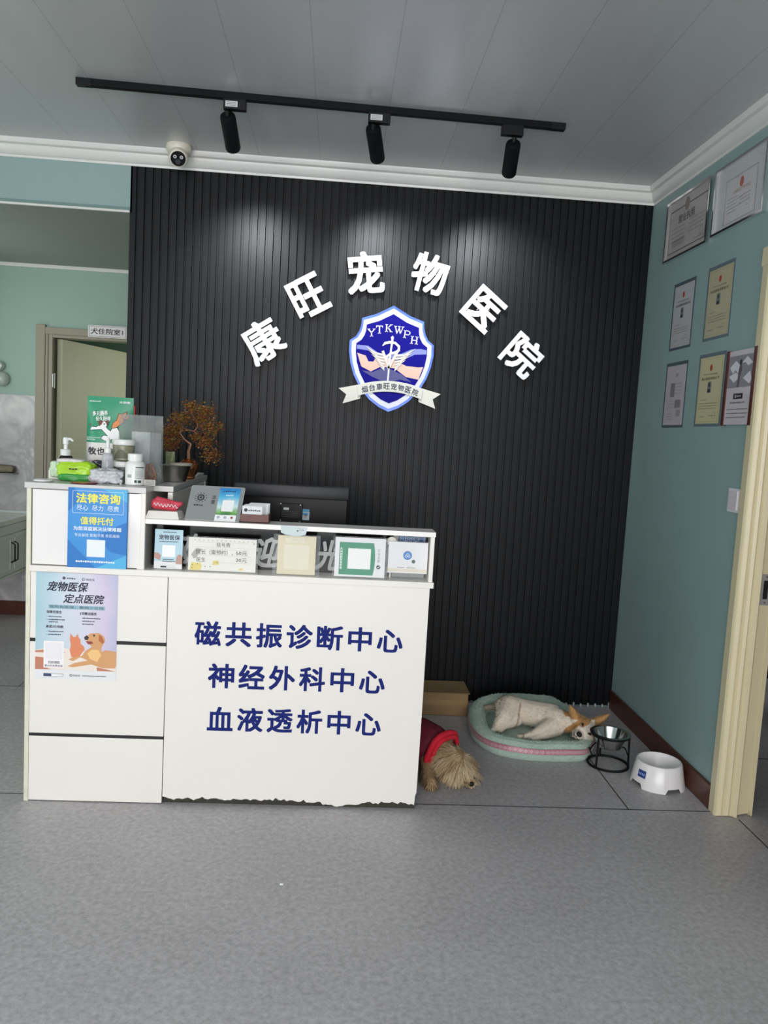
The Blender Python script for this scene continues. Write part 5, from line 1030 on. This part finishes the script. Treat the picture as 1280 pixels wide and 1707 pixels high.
for i, p in enumerate(RP): q = p+(cxy-p).normalized()*.070; rr.append(bm.verts.new((q.x, q.y, .040)))
r2_ = [bm.verts.new((cxy.x+(v.co.x-cxy.x)*.6, cxy.y+(v.co.y-cxy.y)*.6, .048+.004*noise.noise(v.co*9))) for v in rr]
for i in range(NR): j = (i+1) % NR; bm.faces.new((rr[i], rr[j], r2_[j], r2_[i])); bm.faces.new((r2_[i], r2_[j], ctr))
mk('cushion', bm, mat('mint_cushion', (176, 198, 184), .9, ns=20, na=.15, bump=.8, bs=120), t, smooth='all')
random.seed(11)
# ---- sleeping white and tan dog
WHT = rgb(242, 230, 212); TAN = rgb(196, 150, 100); GRY = rgb(170, 158, 140); PNK = rgb(190, 150, 140); DRK = rgb(58, 40, 38)
Hc = Vector((1.200, 3.452, .101)); Fd = Vector((-.34, -.90, .30)).normalized()
imr = Vector((math.cos(.064), -math.sin(.064), 0)); Ud = (imr*.78+Vector((0, 0, .66))); Ud = (Ud-Fd*Ud.dot(Fd)).normalized(); Sd = Fd.cross(Ud)*-1
if Sd.z > 0: Sd = -Sd
Hp = lambda s, u, f_: Hc+Sd*s+Ud*u+Fd*f_
HM = Matrix((Sd, Ud, Fd)).transposed()
zb = .052
prims = [((1.085, 3.60, .112), .066, (.985, 3.655, .112), .062), ((.985, 3.655, .112), .060, (.905, 3.70, .116), .066), ((1.09, 3.58, .11), .062, (1.15, 3.535, .112), .048), ((1.15, 3.535, .112), .046, (1.20, 3.50, .118), .040),
         ((.905, 3.665, .130), .058, (.868, 3.60, .108), .040), ((.868, 3.60, .108), .038, (.835, 3.57, .088), .022), ((.835, 3.57, .088), .020, (.812, 3.545, .066), .014), ((.812, 3.545, .066), .014, (.795, 3.53, .060), .013),
         ((.925, 3.62, .088), .036, (.865, 3.575, .075), .022), ((.865, 3.575, .075), .020, (.835, 3.54, .062), .014),
         ((1.09, 3.545, .100), .046, (1.03, 3.500, .088), .030), ((1.03, 3.500, .088), .030, (.975, 3.470, .074), .018), ((.975, 3.470, .074), .017, (.925, 3.455, .066), .013), ((.925, 3.455, .066), .013, (.905, 3.452, .064), .014),
         ((1.10, 3.53, .082), .036, (1.03, 3.475, .070), .022), ((1.03, 3.475, .070), .020, (.97, 3.445, .062), .013),
         (Hp(0, .012, -.022), (.052, .049, .054), HM), (Hp(0, -.002, .006), (.041, .037, .038), HM), (Hp(0, -.020, .034), (.025, .021, .031), HM), (Hp(0, -.022, .052), (.0190, .0165, .017), HM), (Hp(0, -.036, .030), (.017, .011, .028), HM),
         ((.88, 3.76, .10), .018, (.80, 3.80, .075), .013), ((.80, 3.80, .075), .013, (.775, 3.72, .062), .010)]
for s in (-1, 1):
    if s < 0: e0, e1, e2 = Vector((1.178, 3.485, .135)), Vector((1.168, 3.490, .165)), Vector((1.142, 3.490, .212))
    else: e0, e1, e2 = Vector((1.238, 3.485, .120)), Vector((1.270, 3.490, .132)), Vector((1.334, 3.490, .176))
    prims += [(e0, .022, e1, .020), (e1, .020, e1.lerp(e2, .5), .0135), (e1.lerp(e2, .5), .0135, e2, .003)]
bm = blob(prims, .0042, 2)
for v in bm.verts:
    if v.co.z < .05 and v.co.x < 1.19: v.co.z = .05
def coat1(p):
    q = p-Hc; s, u, f_ = q.dot(Sd), q.dot(Ud), q.dot(Fd); n_ = noise.noise(p*22)*.012
    if p.x > 1.13:
        if p.z > .150 or (p.x > 1.258 and p.y > 3.46): return TAN
        if f_ < -.060 or s < -.056+n_*.5: return WHT
        if s < -.012+n_*.6 and u > .004+.3*(s+.03) and f_ < .036: return TAN
        if s < -.030+n_*.6 and f_ < .03: return TAN
        if s > .024+n_*.5 and u > .022 and f_ < .02: return TAN
        if s > .030 and f_ < -.01: return TAN
        return WHT
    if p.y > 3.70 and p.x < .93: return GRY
    d_ = abs((p-Vector((.935, 3.62, .12))).dot(Vector((.95, .0, -.25)).normalized()))
    if d_ < .005 and p.y < 3.64 and p.x > .9: return rgb(196, 172, 152)
    return WHT
bm.normal_update(); sp_ = surface_points(bm, 15000)
dt = thing('sleeping_white_dog', (1.03, 3.6, .05), 'white and tan short-haired dog asleep on its side in the mint bed', 'dog')
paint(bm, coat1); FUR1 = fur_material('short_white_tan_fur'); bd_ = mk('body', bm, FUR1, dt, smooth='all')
bm = B(); lay = bm.loops.layers.float_color.new('coat')
for p, nn in sp_:
    q = p-Hc
    if q.length < .10 and q.dot(Fd) > .030: continue
    dir_ = (Vector((-1, .2, -.25)) if p.x < 1.17 else (p-Hp(0, -.02, .06)))
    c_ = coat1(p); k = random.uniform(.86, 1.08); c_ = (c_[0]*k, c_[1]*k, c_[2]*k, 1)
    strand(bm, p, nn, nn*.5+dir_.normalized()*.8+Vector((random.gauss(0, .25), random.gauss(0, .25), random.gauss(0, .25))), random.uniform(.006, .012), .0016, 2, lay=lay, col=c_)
mk('short_fur', bm, FUR1, dt, kind='norecalc')
NOSE = mat('dark_nose_leather', (34, 22, 22), .55, bump=.3, bs=200, spec=.25)
bm = B(); q = bmesh.ops.create_icosphere(bm, subdivisions=3, radius=1)
for v in bm.verts: v.co = Hp(0, -.017, .068)+HM @ Vector((v.co.x*.0140, v.co.y*.0115, v.co.z*.007))
mk('nose', bm, NOSE, dt, smooth='all')
for s in (-1, 1):
    bm = B(); P_ = [Hp(s*(.018+.015*k/6), .014+.0045*math.sin(math.pi*k/6)+.001*k, .0400-.0022*k) for k in range(7)]; tube(bm, P_, [.001, .0034, .0048, .0052, .0048, .0034, .001], 8); mk('closed_eye', bm, mat('eye_rim_dark', (36, 26, 26), .4), dt, smooth=True)
bm = B(); P_ = [Hp(0, -.028, .069), Hp(0, -.035, .064)]; tube(bm, P_, .0012, 5)
for s in (-1, 1): tube(bm, [Hp(0, -.035, .064), Hp(s*.009, -.038, .059), Hp(s*.017, -.036, .048), Hp(s*.022, -.032, .036)], [.0012, .0014, .0013, .0008], 5)
mk('mouth', bm, mat('mouth_line_dark', (70, 46, 44), .5), dt, smooth=True)
# ---- shaggy small dog in red
st_ = thing('shaggy_dog', (.5, 3.15, 0), 'shaggy tan small dog in a red coat lying beside the counter', 'dog')
H2 = Vector((.560, 3.115, .078))
prims = [((.545, 3.125, .080), .062, (.575, 3.095, .066), .056), ((.598, 3.068, .042), .036, (.606, 3.055, .034), .028), ((.50, 3.18, .090), .070, (.42, 3.28, .105), .086), ((.42, 3.28, .105), .086, (.30, 3.40, .10), .088), ((.30, 3.40, .10), .088, (.22, 3.46, .09), .08),
         ((.45, 3.17, .06), .038, (.44, 3.07, .030), .026), ((.44, 3.07, .030), .026, (.45, 3.035, .024), .024), ((.22, 3.38, .05), .05, (.25, 3.28, .03), .028), ((.18, 3.50, .09), .02, (.10, 3.56, .10), .014)]
bm = blob(prims, .0065, 3)
for v in bm.verts: v.co.z = max(v.co.z, .002)
bm.normal_update(); T1, T2, T3, T4 = rgb(206, 178, 138), rgb(166, 138, 102), rgb(232, 212, 176), rgb(116, 94, 70)
paint(bm, lambda p: T2); FUR2 = fur_material('shaggy_tan_fur', .7)
sp2 = surface_points(bm, 26000); mk('body', bm, FUR2, st_, smooth='all')
bm = B(); lay = bm.loops.layers.float_color.new('coat'); crown = Vector((.580, 3.09, .125)); random.seed(5)
for p, nn in sp2:
    if p.x < .30 and random.random() < .5: continue
    headish = (p-H2).length < .115 and p.x > .49
    if (p-Vector((.608, 3.035, .034))).length < .017: continue
    if headish:
        dir_ = (p-crown); dir_.z *= .4; dir_ = dir_.normalized()+nn*.35; L = random.uniform(.030, .058)*(1.15 if p.x < .56 and p.y < 3.13 else 1)
        if (p-Vector((.606, 3.045, .034))).length < .034: L = random.uniform(.008, .016)
        cl = noise.noise(p*26); k = random.random()
        c_ = T3 if cl+random.gauss(0, .25) > .12 else (T1 if k < .6 else (T2 if k < .88 else T4))
        if p.x > .56 and p.z < .08 and random.random() < .5: c_ = T3
        clump = Vector((noise.noise(p*45), noise.noise(p*45+Vector((9, 0, 0))), noise.noise(p*45+Vector((0, 9, 0)))))*.55
        strand(bm, p, nn, dir_+clump+Vector((random.gauss(0, .12), random.gauss(0, .12), random.gauss(0, .12))), L, .0024, 4, droop=.9, lay=lay, col=c_, zmin=.003)
    else:
        if p.x < .478 and p.z > .055 and not (p.y < 3.12): continue        # under the coat
        if random.random() < .35: continue
        c_ = random.choice((T2, T4, T1)); strand(bm, p, nn, nn*.5+Vector((.1, -.3, -.7))+Vector((random.gauss(0, .25), random.gauss(0, .25), 0)), random.uniform(.022, .042), .0026, 3, droop=.6, lay=lay, col=c_, zmin=.003)
mk('long_fur', bm, FUR2, st_, kind='norecalc')
bm = B(); bmesh.ops.create_icosphere(bm, subdivisions=3, radius=1)
for v in bm.verts: v.co = Vector((.610, 3.022, .030))+Vector((v.co.x*.012, v.co.y*.008, v.co.z*.010))
mk('nose', bm, NOSE, st_, smooth='all')
for e in ((.590, 3.034, .031), (.622, 3.036, .049)):
    bm = B(); bmesh.ops.create_icosphere(bm, subdivisions=2, radius=.0058)
    for v in bm.verts: v.co += Vector(e)
    mk('eye', bm, mat('dark_shiny_eye', (34, 22, 20), .1), st_, smooth='all')
COAT = mat('maroon_knit_coat', (110, 20, 42), .75, ns=60, na=.3, bump=.4, bs=140); COLR = mat('bright_red_fleece', (206, 24, 48), .8, ns=40, na=.15, bump=.5, bs=120)
bm = blob([((.462, 3.235, .104), .094, (.42, 3.28, .108), .098), ((.42, 3.28, .108), .098, (.30, 3.40, .104), .098), ((.30, 3.40, .104), .098, (.23, 3.45, .095), .088)], .0075, 3)
for v in bm.verts:
    v.co.z = max(v.co.z, .012)
bc_ = mk('knitted_coat', bm, COAT, st_, smooth='all')
ax = Vector((.62, -.74, -.22)).normalized(); u, v = ring_basis(ax); cc_ = Vector((.506, 3.182, .098))
for r_, wd_, off in ((.088, .013, 0), (.078, .010, .016)):
    bm = B(); P_ = []
    for k in range(36): a = 2*math.pi*k/36; q = cc_+ax*off+(u*math.cos(a)+v*math.sin(a))*(r_+.003*math.sin(a*5)); q.z = max(q.z, .014); P_.append(q)
    tube(bm, P_, wd_, 10, closed=True); mk('collar_fold', bm, COLR, st_, smooth='all')
# bits on the floor
for i, (x, y) in enumerate(((-.35, 2.16), (-1.0, 2.05), (.9, 2.2))):
    pass
bm = B(); q = bmesh.ops.create_icosphere(bm, subdivisions=1, radius=.006)
for v in bm.verts: v.co = Vector((-.105, 2.335, .004))+Vector((v.co.x*1.3, v.co.y, max(v.co.z*.5, -.0035)))
mk('paper_scrap', bm, EW, label='tiny white paper scrap lying on the open floor in front of the counter', cat='scrap')
bpy.data.objects.remove(_to)
